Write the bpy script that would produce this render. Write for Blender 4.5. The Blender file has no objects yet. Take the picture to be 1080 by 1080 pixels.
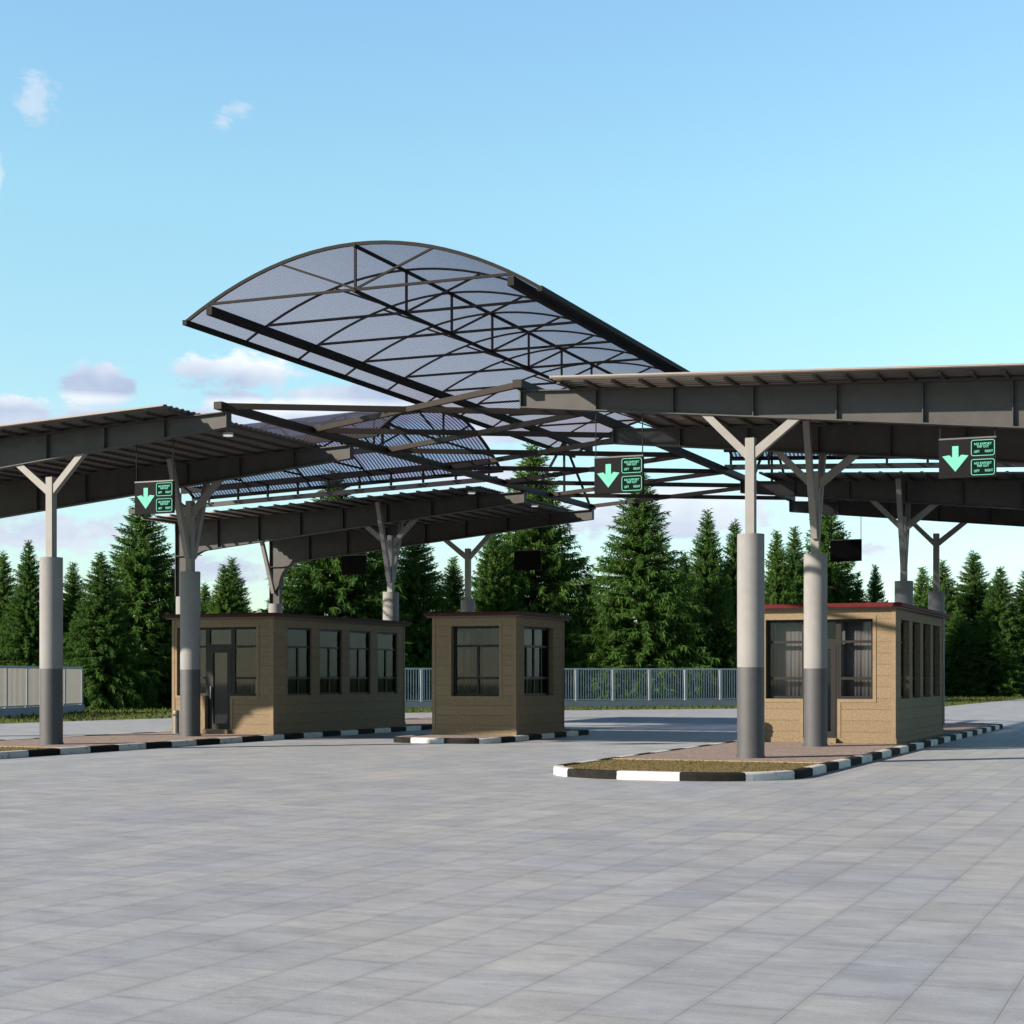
import bpy, math, random
from mathutils import Vector, Matrix
random.seed(7)
PI=math.pi
S=bpy.context.scene
COL=S.collection

# ------------------------------------------------------------------ camera
cd=bpy.data.cameras.new('camera'); cam=bpy.data.objects.new('camera',cd); COL.objects.link(cam)
cam.location=(0,0,1.58); cam.rotation_euler=(math.radians(90),0,math.radians(22.68))
cd.sensor_width=36; cd.lens=59.03; cd.shift_y=0.1602; cd.clip_end=3000; cd.clip_start=0.1
S.camera=cam

# ------------------------------------------------------------------ light and exposure
SUN_AZ=math.radians(45.5)      # direction the light travels, from +Y towards +X
SUN_EL=math.radians(25.2)
sl=bpy.data.lights.new('sun','SUN'); sl.energy=5.0; sl.angle=math.radians(0.7); sl.color=(1.0,0.86,0.70)
so=bpy.data.objects.new('sun',sl); COL.objects.link(so)
d=Vector((math.sin(SUN_AZ)*math.cos(SUN_EL),math.cos(SUN_AZ)*math.cos(SUN_EL),-math.sin(SUN_EL)))
so.rotation_euler=d.to_track_quat('-Z','Y').to_euler(); so.location=(-30,-20,40)
S.view_settings.view_transform='Standard'; S.view_settings.look='None'
S.cycles.max_bounces=6; S.cycles.diffuse_bounces=3; S.cycles.glossy_bounces=3; S.cycles.transparent_max_bounces=16
S.view_settings.gamma=1; S.view_settings.exposure=1.3; S.view_settings.use_curve_mapping=False

def build_world():
    w=bpy.data.worlds.new('World'); S.world=w; w.use_nodes=True
    nt=w.node_tree; N=nt.nodes; L=nt.links; N.clear()
    out=N.new('ShaderNodeOutputWorld'); bg=N.new('ShaderNodeBackground'); bg.inputs['Strength'].default_value=0.078
    L.new(bg.outputs[0],out.inputs[0])
    sky=N.new('ShaderNodeTexSky'); sky.sky_type='NISHITA'; sky.sun_disc=False
    sky.sun_elevation=SUN_EL; sky.sun_rotation=PI+SUN_AZ; sky.altitude=0; sky.air_density=1.0; sky.dust_density=0.35; sky.ozone_density=2.0
    tc=N.new('ShaderNodeTexCoord')
    def M(op,a,b=None,c=None,clamp=False):
        n=N.new('ShaderNodeMath'); n.operation=op; n.use_clamp=clamp
        for i,x in enumerate((a,b,c)):
            if x is None: continue
            if isinstance(x,(int,float)): n.inputs[i].default_value=x
            else: L.new(x,n.inputs[i])
        return n.outputs[0]
    sep=N.new('ShaderNodeSeparateXYZ'); L.new(tc.outputs['Generated'],sep.inputs[0])
    x,y,z=sep.outputs
    az=M('MULTIPLY',M('ARCTAN2',x,y),180/PI)          # degrees clockwise from +Y
    el=M('MULTIPLY',M('ARCSINE',z),180/PI)
    # sky tint by elevation
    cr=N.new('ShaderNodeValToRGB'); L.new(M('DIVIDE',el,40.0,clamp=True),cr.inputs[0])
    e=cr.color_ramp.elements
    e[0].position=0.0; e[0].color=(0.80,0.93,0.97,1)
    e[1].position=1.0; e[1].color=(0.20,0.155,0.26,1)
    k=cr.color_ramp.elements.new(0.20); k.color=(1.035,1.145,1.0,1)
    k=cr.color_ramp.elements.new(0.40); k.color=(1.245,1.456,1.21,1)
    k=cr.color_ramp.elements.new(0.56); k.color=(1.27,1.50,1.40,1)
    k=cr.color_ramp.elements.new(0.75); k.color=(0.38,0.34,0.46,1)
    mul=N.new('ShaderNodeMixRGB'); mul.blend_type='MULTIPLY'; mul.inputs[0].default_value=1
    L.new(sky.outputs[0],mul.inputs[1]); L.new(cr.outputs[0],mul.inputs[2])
    # clouds
    cmb=N.new('ShaderNodeCombineXYZ'); L.new(az,cmb.inputs[0]); L.new(M('MULTIPLY',el,1.7),cmb.inputs[1])
    def noise(scale,detail,rough,vec=cmb.outputs[0],dist=0.0):
        n=N.new('ShaderNodeTexNoise'); n.inputs['Scale'].default_value=scale; n.inputs['Detail'].default_value=detail
        n.inputs['Roughness'].default_value=rough; n.inputs['Distortion'].default_value=dist; L.new(vec,n.inputs['Vector']); return n.outputs[0]
    nz=noise(1.15,7,0.60)
    nz2=noise(0.28,3,0.6)
    def pix(u,v):
        kx=(u-540)/1771; kz=(713-v)/1771
        fx,fy=-math.sin(math.radians(22.68)),math.cos(math.radians(22.68)); rx,ry=math.cos(math.radians(22.68)),math.sin(math.radians(22.68))
        X,Y,Z=fx+kx*rx,fy+kx*ry,kz; n=math.sqrt(X*X+Y*Y+Z*Z)
        return math.degrees(math.atan2(X,Y)),math.degrees(math.asin(Z/n))
    blobs=[(205,391,26,16,1.0),(262,391,62,20,1.0),(102,407,38,21,1.7),(40,103,24,26,.72),(250,115,22,9,.55),(232,128,22,8,.45),(-4,182,9,24,.9),
           (14,438,46,18,1.3),(100,441,52,13,1.15),(170,440,40,10,1.0),(250,430,48,18,1.05),(300,436,70,18,1.05),(372,428,80,24,1.15),(450,428,80,20,1.0),
           (520,455,60,18,.9),(610,450,80,16,.9),(60,560,95,24,.8),(230,598,80,14,.75),(640,548,70,24,.85),(740,545,90,26,.95),(700,520,100,12,.85),(905,583,45,14,.62),
           (330,478,120,16,.8),(500,500,120,18,.8),(820,520,80,14,.7),(1000,600,80,10,.45),(560,600,60,12,.6),(1060,640,60,12,.4),
           (1400,470,160,30,1.1),(1700,400,120,30,1.0),(-500,420,200,40,1.1),(-200,520,150,25,.9)]
    pos=cmb.outputs[0]; mask=None
    def V(op,a,b=None,c=None):
        n=N.new('ShaderNodeVectorMath'); n.operation=op
        for q,x_ in enumerate((a,b,c)):
            if x_ is None: continue
            if isinstance(x_,tuple): n.inputs[q].default_value=x_
            else: L.new(x_,n.inputs[q])
        return n
    for (u,v,ru,rv,s) in blobs:
        a0,e0=pix(u,v); ia=1/(ru/1771*57.3*1.25); ie=1/(rv/1771*57.3*1.35*1.7)
        d_=V('MULTIPLY_ADD',pos,(ia,ie,0),(-a0*ia,-e0*1.7*ie,0)).outputs[0]
        ln=V('LENGTH',d_).outputs['Value']
        b=M('MULTIPLY_ADD',ln,-s,s)
        mask=b if mask is None else M('MAXIMUM',mask,b)
    mask=M('MAXIMUM',mask,0.0)
    shape=M('ADD',M('MULTIPLY',mask,1.25),M('MULTIPLY',M('SUBTRACT',nz,0.53),2.1))
    dens=M('MULTIPLY',M('SUBTRACT',shape,0.17),2.2,clamp=True)
    dens=M('MULTIPLY',dens,M('MULTIPLY',mask,6.0,clamp=True))
    # thin streaks low down
    c2=N.new('ShaderNodeCombineXYZ'); L.new(M('MULTIPLY',az,0.35),c2.inputs[0]); L.new(M('MULTIPLY',el,1.6),c2.inputs[1])
    st=noise(0.8,5,0.62,c2.outputs[0],0.6)
    lowm=M('MULTIPLY',M('SUBTRACT',10.5,el),0.16,clamp=True)
    thin=M('MULTIPLY',M('MULTIPLY',M('SUBTRACT',st,0.47),3.0,clamp=True),M('MULTIPLY',lowm,0.78))
    # bright tops and lavender bases: the cloud rows share their base heights
    rr=N.new('ShaderNodeValToRGB'); L.new(M('DIVIDE',el,24.0,clamp=True),rr.inputs[0]); ee=rr.color_ramp.elements
    def e_of(v): return math.degrees(math.atan((713-v)/1800))/24.0
    stops=[(660,.5),(560,.45),(520,.8),(470,.35),(440,.25),(424,.95),(416,.15),(402,.20),(378,1.0),(120,.55),(80,1.0)]
    ee[0].position=e_of(stops[0][0]); ee[0].color=(stops[0][1],)*3+(1,); ee[1].position=e_of(stops[-1][0]); ee[1].color=(stops[-1][1],)*3+(1,)
    for v_,c_ in stops[1:-1]: k=ee.new(e_of(v_)); k.color=(c_,c_,c_,1)
    sh=M('ADD',rr.outputs[0],M('MULTIPLY',M('SUBTRACT',nz2,0.5),1.6),clamp=True)
    cc=N.new('ShaderNodeMixRGB'); L.new(sh,cc.inputs[0]); cc.inputs[1].default_value=(2.5,2.85,3.9,1); cc.inputs[2].default_value=(5.2,5.35,5.7,1)
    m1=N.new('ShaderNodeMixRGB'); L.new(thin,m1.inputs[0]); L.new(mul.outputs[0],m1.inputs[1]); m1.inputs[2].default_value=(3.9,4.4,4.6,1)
    m2=N.new('ShaderNodeMixRGB'); L.new(M('MULTIPLY',dens,M('MULTIPLY_ADD',M('MULTIPLY',M('SUBTRACT',el,12.5),0.33,clamp=True),-0.40,0.88)),m2.inputs[0]); L.new(m1.outputs[0],m2.inputs[1]); L.new(cc.outputs[0],m2.inputs[2])
    # clouds stand only in the low band of sky beyond the trees; elsewhere the sky is clear
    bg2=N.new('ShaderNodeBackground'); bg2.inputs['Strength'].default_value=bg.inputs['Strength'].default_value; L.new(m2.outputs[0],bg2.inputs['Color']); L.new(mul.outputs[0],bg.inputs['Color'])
    g1=M('LESS_THAN',el,21.0); g2=M('GREATER_THAN',el,-0.2); g3=M('LESS_THAN',M('ABSOLUTE',M('ADD',az,22.0)),50.0)
    ms=N.new('ShaderNodeMixShader'); L.new(M('MULTIPLY',M('MULTIPLY',g1,g2),g3),ms.inputs[0]); L.new(bg.outputs[0],ms.inputs[1]); L.new(bg2.outputs[0],ms.inputs[2]); L.new(ms.outputs[0],out.inputs[0])
    w.cycles.sampling_method='MANUAL'; w.cycles.sample_map_resolution=256
build_world()

# ------------------------------------------------------------------ materials
def mat(name,color,rough=0.6,metal=0.0,var=0.0,scale=4.0,bump=0.0,bscale=60.0,spec=0.5,stretch=(1,1,1),color2=None):
    m=bpy.data.materials.new(name); m.use_nodes=True; nt=m.node_tree; N=nt.nodes; L=nt.links
    b=N['Principled BSDF']; b.inputs['Base Color'].default_value=(*color,1); b.inputs['Roughness'].default_value=rough
    b.inputs['Metallic'].default_value=metal; b.inputs['Specular IOR Level'].default_value=spec
    tc=N.new('ShaderNodeTexCoord'); mp=N.new('ShaderNodeMapping'); mp.inputs['Scale'].default_value=stretch; L.new(tc.outputs['Object'],mp.inputs[0])
    if var>0 or color2:
        n=N.new('ShaderNodeTexNoise'); n.inputs['Scale'].default_value=scale; n.inputs['Detail'].default_value=8; n.inputs['Roughness'].default_value=0.65
        L.new(mp.outputs[0],n.inputs[0])
        r=N.new('ShaderNodeValToRGB'); r.color_ramp.elements[0].position=0.32; r.color_ramp.elements[1].position=0.70
        c2=color2 or tuple(c*(1+var) for c in color); c1=color if color2 else tuple(c*(1-var) for c in color)
        r.color_ramp.elements[0].color=(*c1,1); r.color_ramp.elements[1].color=(*c2,1)
        L.new(n.outputs[0],r.inputs[0]); L.new(r.outputs[0],b.inputs['Base Color'])
    if bump>0:
        n2=N.new('ShaderNodeTexNoise'); n2.inputs['Scale'].default_value=bscale; n2.inputs['Detail'].default_value=5
        L.new(mp.outputs[0],n2.inputs[0]); bp=N.new('ShaderNodeBump'); bp.inputs['Strength'].default_value=bump; bp.inputs['Distance'].default_value=0.01
        L.new(n2.outputs[0],bp.inputs['Height']); L.new(bp.outputs[0],b.inputs['Normal'])
    return m
def nodes(m): return m.node_tree.nodes,m.node_tree.links,m.node_tree.nodes['Principled BSDF']

M_steel=mat('painted steel',(0.040,0.040,0.041),0.65,0,0.16,3.0,0.25,90,spec=0.3)
M_truss=mat('brown painted steel',(0.0110,0.0098,0.0100),0.7,0,0.18,3.0,0.2,90,spec=0.12)
M_brace=mat('brown bracing steel',(0.0155,0.0115,0.0098),0.65,0,0.18,3.0,0.2,90,spec=0.2)
M_purlin=mat('purlin steel',(0.055,0.050,0.045),0.65,0,0.15,3,0,50,spec=0.3)
M_sheet=mat('corrugated roofing',(0.085,0.077,0.073),0.65,0.0,0.12,2.0,spec=0.3)
M_edge_sun=mat('painted roof edge highlight',(0.19,0.165,0.155),0.7,0,0.1,4)  # pale colour stands in for sun catching the sheet's front edge
M_post=mat('pale painted post',(0.158,0.155,0.152),0.65,0,0.08,4)
M_pipe=mat('column casing',(0.162,0.163,0.168),0.8,0,0.10,2.5,0.5,120,color2=None)
M_dark=mat('column dark paint',(0.040,0.042,0.049),0.6,0,0.14,3.0,0.4,120)
M_white=mat('kerb white paint',(0.66,0.66,0.63),0.6,0,0.0,7,0.5,80,color2=None)
M_black=mat('kerb black paint',(0.012,0.0118,0.0115),0.85,0,0.3,8,0.5,80,spec=0.1)
M_frame=mat('dark window frame',(0.010,0.0095,0.0095),0.55,0,0.1,5,spec=0.2)
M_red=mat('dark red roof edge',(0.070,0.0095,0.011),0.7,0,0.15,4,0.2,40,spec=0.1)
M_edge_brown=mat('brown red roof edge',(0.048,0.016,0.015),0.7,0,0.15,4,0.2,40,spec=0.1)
M_rooftop=mat('roof felt',(0.10,0.09,0.09),0.8,0,0.1,4)
M_plaster=mat('interior plaster',(0.52,0.50,0.47),0.8,0,0.08,2)
M_pane_reflection=mat('grey beige curtain',(0.40,0.375,0.35),0.9,0,0.08,3)  # pale tone stands in for reflections and lit interior in the panes
M_floor_in=mat('interior floor',(0.28,0.26,0.24),0.5,0,0.1,4)
M_fence=mat('grey fence paint',(0.30,0.33,0.37),0.6,0,0.08,4)
M_fence_w=mat('pale fence paint',(0.26,0.26,0.245),0.5,0,0.06,4)
M_fbase=mat('fence concrete base',(0.20,0.22,0.25),0.8,0,0.12,1.5,0.4,40)
M_sign=mat('sign housing',(0.009,0.0088,0.0105),0.75,0,0.05,5,spec=0.05)
M_signback=mat('sign back panel',(0.002,0.002,0.0022),0.7,spec=0.08)
M_signrim=mat('sign edge',(0.07,0.068,0.066),0.4)
M_bin=mat('bin metal',(0.16,0.16,0.165),0.4,0.4,0.1,5)
M_binhole=mat('bin opening',(0.01,0.01,0.01),0.8)
M_edging=mat('pale edging strip',(0.22,0.17,0.095),0.8,0,0.25,20)
M_bark=mat('spruce bark',(0.06,0.045,0.035),0.9,0,0.3,6,0.5,30)
M_lampcase=mat('lamp rim',(0.25,0.25,0.25),0.4)
def emis(name,c,s,base=(0.4,0.9,0.7)):
    m=mat(name,base,0.9,spec=0.02); N,L,b=nodes(m); b.inputs['Emission Color'].default_value=(*c,1); b.inputs['Emission Strength'].default_value=s; return m
M_mint=emis('lit mint',(0.36,0.96,0.70),0.36,(0.01,0.06,0.04))
M_green=emis('lit green',(0.22,0.92,0.52),0.34,(0.01,0.05,0.02))
M_greenbg=emis('notice ground',(0.0,0.05,0.02),0.02,(0.003,0.008,0.006))
M_lamp=emis('lamp glass',(1,1,0.97),0.22,(0.3,0.3,0.3))

# white paint with grime near the ground
N,L,b=nodes(M_white)
n=N.new('ShaderNodeTexNoise'); n.inputs['Scale'].default_value=9; n.inputs['Detail'].default_value=8
tc=N.new('ShaderNodeTexCoord'); L.new(tc.outputs['Object'],n.inputs[0])
r=N.new('ShaderNodeValToRGB'); r.color_ramp.elements[0].position=0.30; r.color_ramp.elements[0].color=(0.19,0.18,0.16,1); r.color_ramp.elements[1].position=0.42; r.color_ramp.elements[1].color=(0.40,0.40,0.40,1)
L.new(n.outputs[0],r.inputs[0]); L.new(r.outputs[0],b.inputs['Base Color'])

def paving():
    m=mat('stone paving',(0.4,0.4,0.4),0.6,spec=0.35); N,L,b=nodes(m)
    tc=N.new('ShaderNodeTexCoord'); mp=N.new('ShaderNodeMapping'); mp.inputs['Rotation'].default_value=(0,0,-PI/2); L.new(tc.outputs['Object'],mp.inputs[0])
    def brick(c1,c2,mortar,ms,off=(0,0,0)):
        mm=N.new('ShaderNodeMapping'); mm.inputs['Location'].default_value=off; L.new(mp.outputs[0],mm.inputs[0])
        k=N.new('ShaderNodeTexBrick'); k.offset=0.5; k.inputs['Scale'].default_value=1.0
        k.inputs['Brick Width'].default_value=0.92; k.inputs['Row Height'].default_value=0.46; k.inputs['Mortar Size'].default_value=ms; k.inputs['Mortar Smooth'].default_value=0.3
        k.inputs['Color1'].default_value=(*c1,1); k.inputs['Color2'].default_value=(*c2,1); k.inputs['Mortar'].default_value=(*mortar,1); k.inputs['Bias'].default_value=0
        L.new(mm.outputs[0],k.inputs[0]); return k
    k1=brick((0.226,0.248,0.284),(0.260,0.282,0.318),(0.180,0.195,0.222),0.004)
    k2=brick((0.945,0.96,0.985),(1.05,1.035,0.995),(1,1,1),0.0,(9.2*5,0.92*37,0))
    mx=N.new('ShaderNodeMixRGB'); mx.blend_type='MULTIPLY'; mx.inputs[0].default_value=1; L.new(k1.outputs[0],mx.inputs[1]); L.new(k2.outputs[0],mx.inputs[2])
    # streaks across the slabs and broad mottling
    m3=N.new('ShaderNodeMapping'); m3.inputs['Scale'].default_value=(1.0,2.2,1); L.new(tc.outputs['Object'],m3.inputs[0])
    def nz(s,d,v,rough=0.6):
        q=N.new('ShaderNodeTexNoise'); q.inputs['Scale'].default_value=s; q.inputs['Detail'].default_value=d; q.inputs['Roughness'].default_value=rough; L.new(v,q.inputs[0]); return q.outputs[0]
    def ramp(v,p0,p1,c0,c1):
        q=N.new('ShaderNodeValToRGB'); q.color_ramp.elements[0].position=p0; q.color_ramp.elements[1].position=p1
        q.color_ramp.elements[0].color=(*c0,1); q.color_ramp.elements[1].color=(*c1,1); L.new(v,q.inputs[0]); return q.outputs[0]
    def mulc(a,bb,f=1.0):
        q=N.new('ShaderNodeMixRGB'); q.blend_type='MULTIPLY'; q.inputs[0].default_value=f; L.new(a,q.inputs[1]); L.new(bb,q.inputs[2]); return q.outputs[0]
    c=mulc(mx.outputs[0],ramp(nz(1.3,10,m3.outputs[0],0.78),0.36,0.60,(0.77,0.775,0.78),(1.08,1.08,1.07)))
    k3=brick((1,1,1),(1,1,1),(0,0,0),0.07); k3.inputs['Mortar Smooth'].default_value=1.0
    jn=N.new('ShaderNodeMath'); jn.operation='MULTIPLY'; L.new(k3.outputs['Fac'],jn.inputs[0]); L.new(nz(2.2,4,tc.outputs['Object'],0.6),jn.inputs[1])
    c=mulc(c,ramp(jn.outputs[0],0.12,0.65,(1.005,1.005,1.005),(0.90,0.895,0.89)))
    c=mulc(c,ramp(nz(2.0,8,m3.outputs[0],0.78),0.32,0.46,(0.80,0.80,0.80),(1.02,1.02,1.02)))
    sv=N.new('ShaderNodeTexVoronoi'); sv.inputs['Scale'].default_value=0.8; L.new(tc.outputs['Object'],sv.inputs[0])
    c=mulc(c,ramp(sv.outputs['Distance'],0.02,0.09,(0.80,0.79,0.77),(1.0,1.0,1.0)),0.5)
    c=mulc(c,ramp(nz(0.35,5,tc.outputs['Object']),0.3,0.7,(0.90,0.92,0.96),(1.08,1.05,1.0)))
    c=mulc(c,ramp(nz(70,4,tc.outputs['Object'],0.7),0.30,0.70,(0.86,0.86,0.86),(1.10,1.10,1.10)))
    L.new(c,b.inputs['Base Color'])
    bp=N.new('ShaderNodeBump'); bp.inputs['Strength'].default_value=0.35; bp.inputs['Distance'].default_value=0.006
    L.new(nz(45,6,tc.outputs['Object'],0.7),bp.inputs['Height']); bp2=N.new('ShaderNodeBump'); bp2.inputs['Strength'].default_value=0.5; bp2.inputs['Distance'].default_value=0.004; bp2.invert=True
    L.new(k1.outputs['Fac'],bp2.inputs['Height']); L.new(bp.outputs[0],bp2.inputs['Normal']); L.new(bp2.outputs[0],b.inputs['Normal'])
    return m
M_pave=paving()

def speckle(name,c1,c2,c3,s,bump=0.4):
    m=mat(name,c1,0.9,spec=0.2); N,L,b=nodes(m); tc=N.new('ShaderNodeTexCoord')
    v=N.new('ShaderNodeTexVoronoi'); v.inputs['Scale'].default_value=s; L.new(tc.outputs['Object'],v.inputs[0])
    sp=N.new('ShaderNodeSeparateColor'); L.new(v.outputs['Color'],sp.inputs[0])
    r=N.new('ShaderNodeValToRGB'); r.color_ramp.elements[0].color=(*c1,1); r.color_ramp.elements[1].color=(*c3,1); k=r.color_ramp.elements.new(0.5); k.color=(*c2,1)
    L.new(sp.outputs[0],r.inputs[0])
    n=N.new('ShaderNodeTexNoise'); n.inputs['Scale'].default_value=1.3; n.inputs['Detail'].default_value=6; L.new(tc.outputs['Object'],n.inputs[0])
    rr=N.new('ShaderNodeValToRGB'); rr.color_ramp.elements[0].color=(0.75,0.75,0.75,1); rr.color_ramp.elements[1].color=(1.2,1.2,1.2,1); L.new(n.outputs[0],rr.inputs[0])
    mx=N.new('ShaderNodeMixRGB'); mx.blend_type='MULTIPLY'; mx.inputs[0].default_value=1; L.new(r.outputs[0],mx.inputs[1]); L.new(rr.outputs[0],mx.inputs[2]); L.new(mx.outputs[0],b.inputs['Base Color'])
    bp=N.new('ShaderNodeBump'); bp.inputs['Strength'].default_value=bump; bp.inputs['Distance'].default_value=0.01; L.new(v.outputs['Distance'],bp.inputs['Height']); L.new(bp.outputs[0],b.inputs['Normal'])
    return m
M_gravel=speckle('brown pink pavers',(0.12,0.092,0.084),(0.18,0.142,0.132),(0.25,0.212,0.203),26)
M_soil=speckle('dry lawn soil',(0.085,0.065,0.030),(0.13,0.098,0.045),(0.17,0.135,0.065),40)
M_grassg=speckle('lawn',(0.032,0.052,0.008),(0.055,0.078,0.012),(0.085,0.10,0.020),9)

def stone():
    m=mat('sandstone blocks',(0.5,0.37,0.2),0.85,spec=0.2); N,L,b=nodes(m); tc=N.new('ShaderNodeTexCoord')
    sp=N.new('ShaderNodeSeparateXYZ'); L.new(tc.outputs['Object'],sp.inputs[0])
    ad=N.new('ShaderNodeMath'); ad.operation='ADD'; L.new(sp.outputs[0],ad.inputs[0]); L.new(sp.outputs[1],ad.inputs[1])
    cb=N.new('ShaderNodeCombineXYZ'); L.new(ad.outputs[0],cb.inputs[0]); L.new(sp.outputs[2],cb.inputs[1])
    k=N.new('ShaderNodeTexBrick'); k.inputs['Scale'].default_value=1; k.inputs['Brick Width'].default_value=4.3; k.inputs['Row Height'].default_value=0.245; k.inputs['Mortar Size'].default_value=0.006
    k.inputs['Color1'].default_value=(0.152,0.116,0.076,1); k.inputs['Color2'].default_value=(0.166,0.127,0.083,1); k.inputs['Mortar'].default_value=(0.130,0.096,0.061,1)
    L.new(cb.outputs[0],k.inputs[0])
    n=N.new('ShaderNodeTexNoise'); n.inputs['Scale'].default_value=27; n.inputs['Detail'].default_value=8; n.inputs['Roughness'].default_value=0.8; L.new(tc.outputs['Object'],n.inputs[0])
    r=N.new('ShaderNodeValToRGB'); r.color_ramp.elements[0].position=0.34; r.color_ramp.elements[0].color=(0.60,0.57,0.52,1); r.color_ramp.elements[1].position=0.58; r.color_ramp.elements[1].color=(1.20,1.20,1.20,1); L.new(n.outputs[0],r.inputs[0])
    mx=N.new('ShaderNodeMixRGB'); mx.blend_type='MULTIPLY'; mx.inputs[0].default_value=1; L.new(k.outputs[0],mx.inputs[1]); L.new(r.outputs[0],mx.inputs[2]); L.new(mx.outputs[0],b.inputs['Base Color'])
    bp=N.new('ShaderNodeBump'); bp.inputs['Strength'].default_value=0.35; bp.inputs['Distance'].default_value=0.006; L.new(n.outputs[0],bp.inputs['Height'])
    b2=N.new('ShaderNodeBump'); b2.invert=True; b2.inputs['Strength'].default_value=0.8; b2.inputs['Distance'].default_value=0.008; L.new(k.outputs['Fac'],b2.inputs['Height']); L.new(bp.outputs[0],b2.inputs['Normal']); L.new(b2.outputs[0],b.inputs['Normal'])
    return m
M_stone=stone()

def glass():
    m=bpy.data.materials.new('window glass'); m.use_nodes=True; N=m.node_tree.nodes; L=m.node_tree.links; N.clear()
    o=N.new('ShaderNodeOutputMaterial'); t=N.new('ShaderNodeBsdfTransparent'); t.inputs[0].default_value=(0.64,0.65,0.67,1)
    g=N.new('ShaderNodeBsdfGlossy'); g.inputs['Roughness'].default_value=0.03; g.inputs[0].default_value=(0.42,0.48,0.58,1)
    f=N.new('ShaderNodeFresnel'); f.inputs[0].default_value=1.25; mx=N.new('ShaderNodeMixShader')
    ma=N.new('ShaderNodeMath'); ma.operation='MULTIPLY_ADD'; ma.inputs[1].default_value=1.0; ma.inputs[2].default_value=0.02; L.new(f.outputs[0],ma.inputs[0])
    L.new(ma.outputs[0],mx.inputs[0]); L.new(t.outputs[0],mx.inputs[1]); L.new(g.outputs[0],mx.inputs[2]); L.new(mx.outputs[0],o.inputs[0]); return m
M_glass=glass()

def poly(name,axis,period,clear,tint,diff):
    # twin-wall translucent sheet with ribs that follow the arch; axis = coordinate the ribs are counted along
    m=bpy.data.materials.new(name); m.use_nodes=True; N=m.node_tree.nodes; L=m.node_tree.links; N.clear()
    o=N.new('ShaderNodeOutputMaterial'); t=N.new('ShaderNodeBsdfTransparent'); t.inputs[0].default_value=(*tint,1)
    dd=N.new('ShaderNodeBsdfDiffuse'); dd.inputs[0].default_value=(*diff,1); tr=N.new('ShaderNodeBsdfTranslucent'); tr.inputs[0].default_value=(*diff,1)
    a=N.new('ShaderNodeMixShader'); a.inputs[0].default_value=0.5; L.new(dd.outputs[0],a.inputs[1]); L.new(tr.outputs[0],a.inputs[2])
    tc=N.new('ShaderNodeTexCoord'); sp=N.new('ShaderNodeSeparateXYZ'); L.new(tc.outputs['Object'],sp.inputs[0])
    ml=N.new('ShaderNodeMath'); ml.operation='MULTIPLY'; ml.inputs[1].default_value=2*PI/period; L.new(sp.outputs[axis],ml.inputs[0])
    sn=N.new('ShaderNodeMath'); sn.operation='SINE'; L.new(ml.outputs[0],sn.inputs[0])
    mr=N.new('ShaderNodeMapRange'); mr.inputs[1].default_value=-0.5; mr.inputs[2].default_value=0.5; mr.inputs[3].default_value=clear[0]; mr.inputs[4].default_value=clear[1]; L.new(sn.outputs[0],mr.inputs[0])
    b=N.new('ShaderNodeMixShader'); L.new(mr.outputs[0],b.inputs[0]); L.new(t.outputs[0],b.inputs[1]); L.new(a.outputs[0],b.inputs[2])
    g=N.new('ShaderNodeBsdfGlossy'); g.inputs[1].default_value=0.25; c=N.new('ShaderNodeMixShader'); c.inputs[0].default_value=0.04
    L.new(b.outputs[0],c.inputs[1]); L.new(g.outputs[0],c.inputs[2]); L.new(c.outputs[0],o.inputs[0]); return m
M_poly1=poly('grey translucent sheet',1,0.15,(0.31,0.46),(0.68,0.69,0.77),(0.44,0.45,0.50))
M_poly2=poly('blue translucent ribbed sheet',0,0.105,(0.04,0.68),(0.72,0.72,0.84),(0.12,0.12,0.145))

def leafmat(name,c1,c2):
    m=mat(name,c1,0.75,spec=0.2); N,L,b=nodes(m)
    g=N.new('ShaderNodeNewGeometry'); oi=N.new('ShaderNodeObjectInfo'); tc=N.new('ShaderNodeTexCoord')
    n=N.new('ShaderNodeTexNoise'); n.inputs['Scale'].default_value=0.9; n.inputs['Detail'].default_value=3; L.new(tc.outputs['Object'],n.inputs[0])
    ad=N.new('ShaderNodeMath'); ad.operation='ADD'; L.new(g.outputs['Random Per Island'],ad.inputs[0]); L.new(n.outputs[0],ad.inputs[1])
    a2=N.new('ShaderNodeMath'); a2.operation='MULTIPLY_ADD'; a2.inputs[1].default_value=0.6; L.new(ad.outputs[0],a2.inputs[0])
    a3=N.new('ShaderNodeMath'); a3.operation='MULTIPLY_ADD'; a3.inputs[1].default_value=0.35; a3.inputs[2].default_value=-0.25; L.new(oi.outputs['Random'],a3.inputs[0]); L.new(a3.outputs[0],a2.inputs[2])
    r=N.new('ShaderNodeValToRGB'); r.color_ramp.elements[0].color=(*c1,1); r.color_ramp.elements[1].color=(*c2,1); r.color_ramp.elements[0].position=0.2; r.color_ramp.elements[1].position=0.9
    L.new(a2.outputs[0],r.inputs[0]); L.new(r.outputs[0],b.inputs['Base Color'])
    o=N['Material Output']; tr=N.new('ShaderNodeBsdfTranslucent'); L.new(r.outputs[0],tr.inputs[0]); mx=N.new('ShaderNodeMixShader'); mx.inputs[0].default_value=0.5
    L.new(b.outputs[0],mx.inputs[1]); L.new(tr.outputs[0],mx.inputs[2]); L.new(mx.outputs[0],o.inputs[0]); return m
M_needle=leafmat('spruce needles',(0.037,0.090,0.018),(0.082,0.165,0.031))
M_blade=leafmat('dry grass blades',(0.08,0.07,0.022),(0.17,0.135,0.05))
M_bladeg=leafmat('green grass blades',(0.035,0.058,0.009),(0.09,0.11,0.022))

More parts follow.
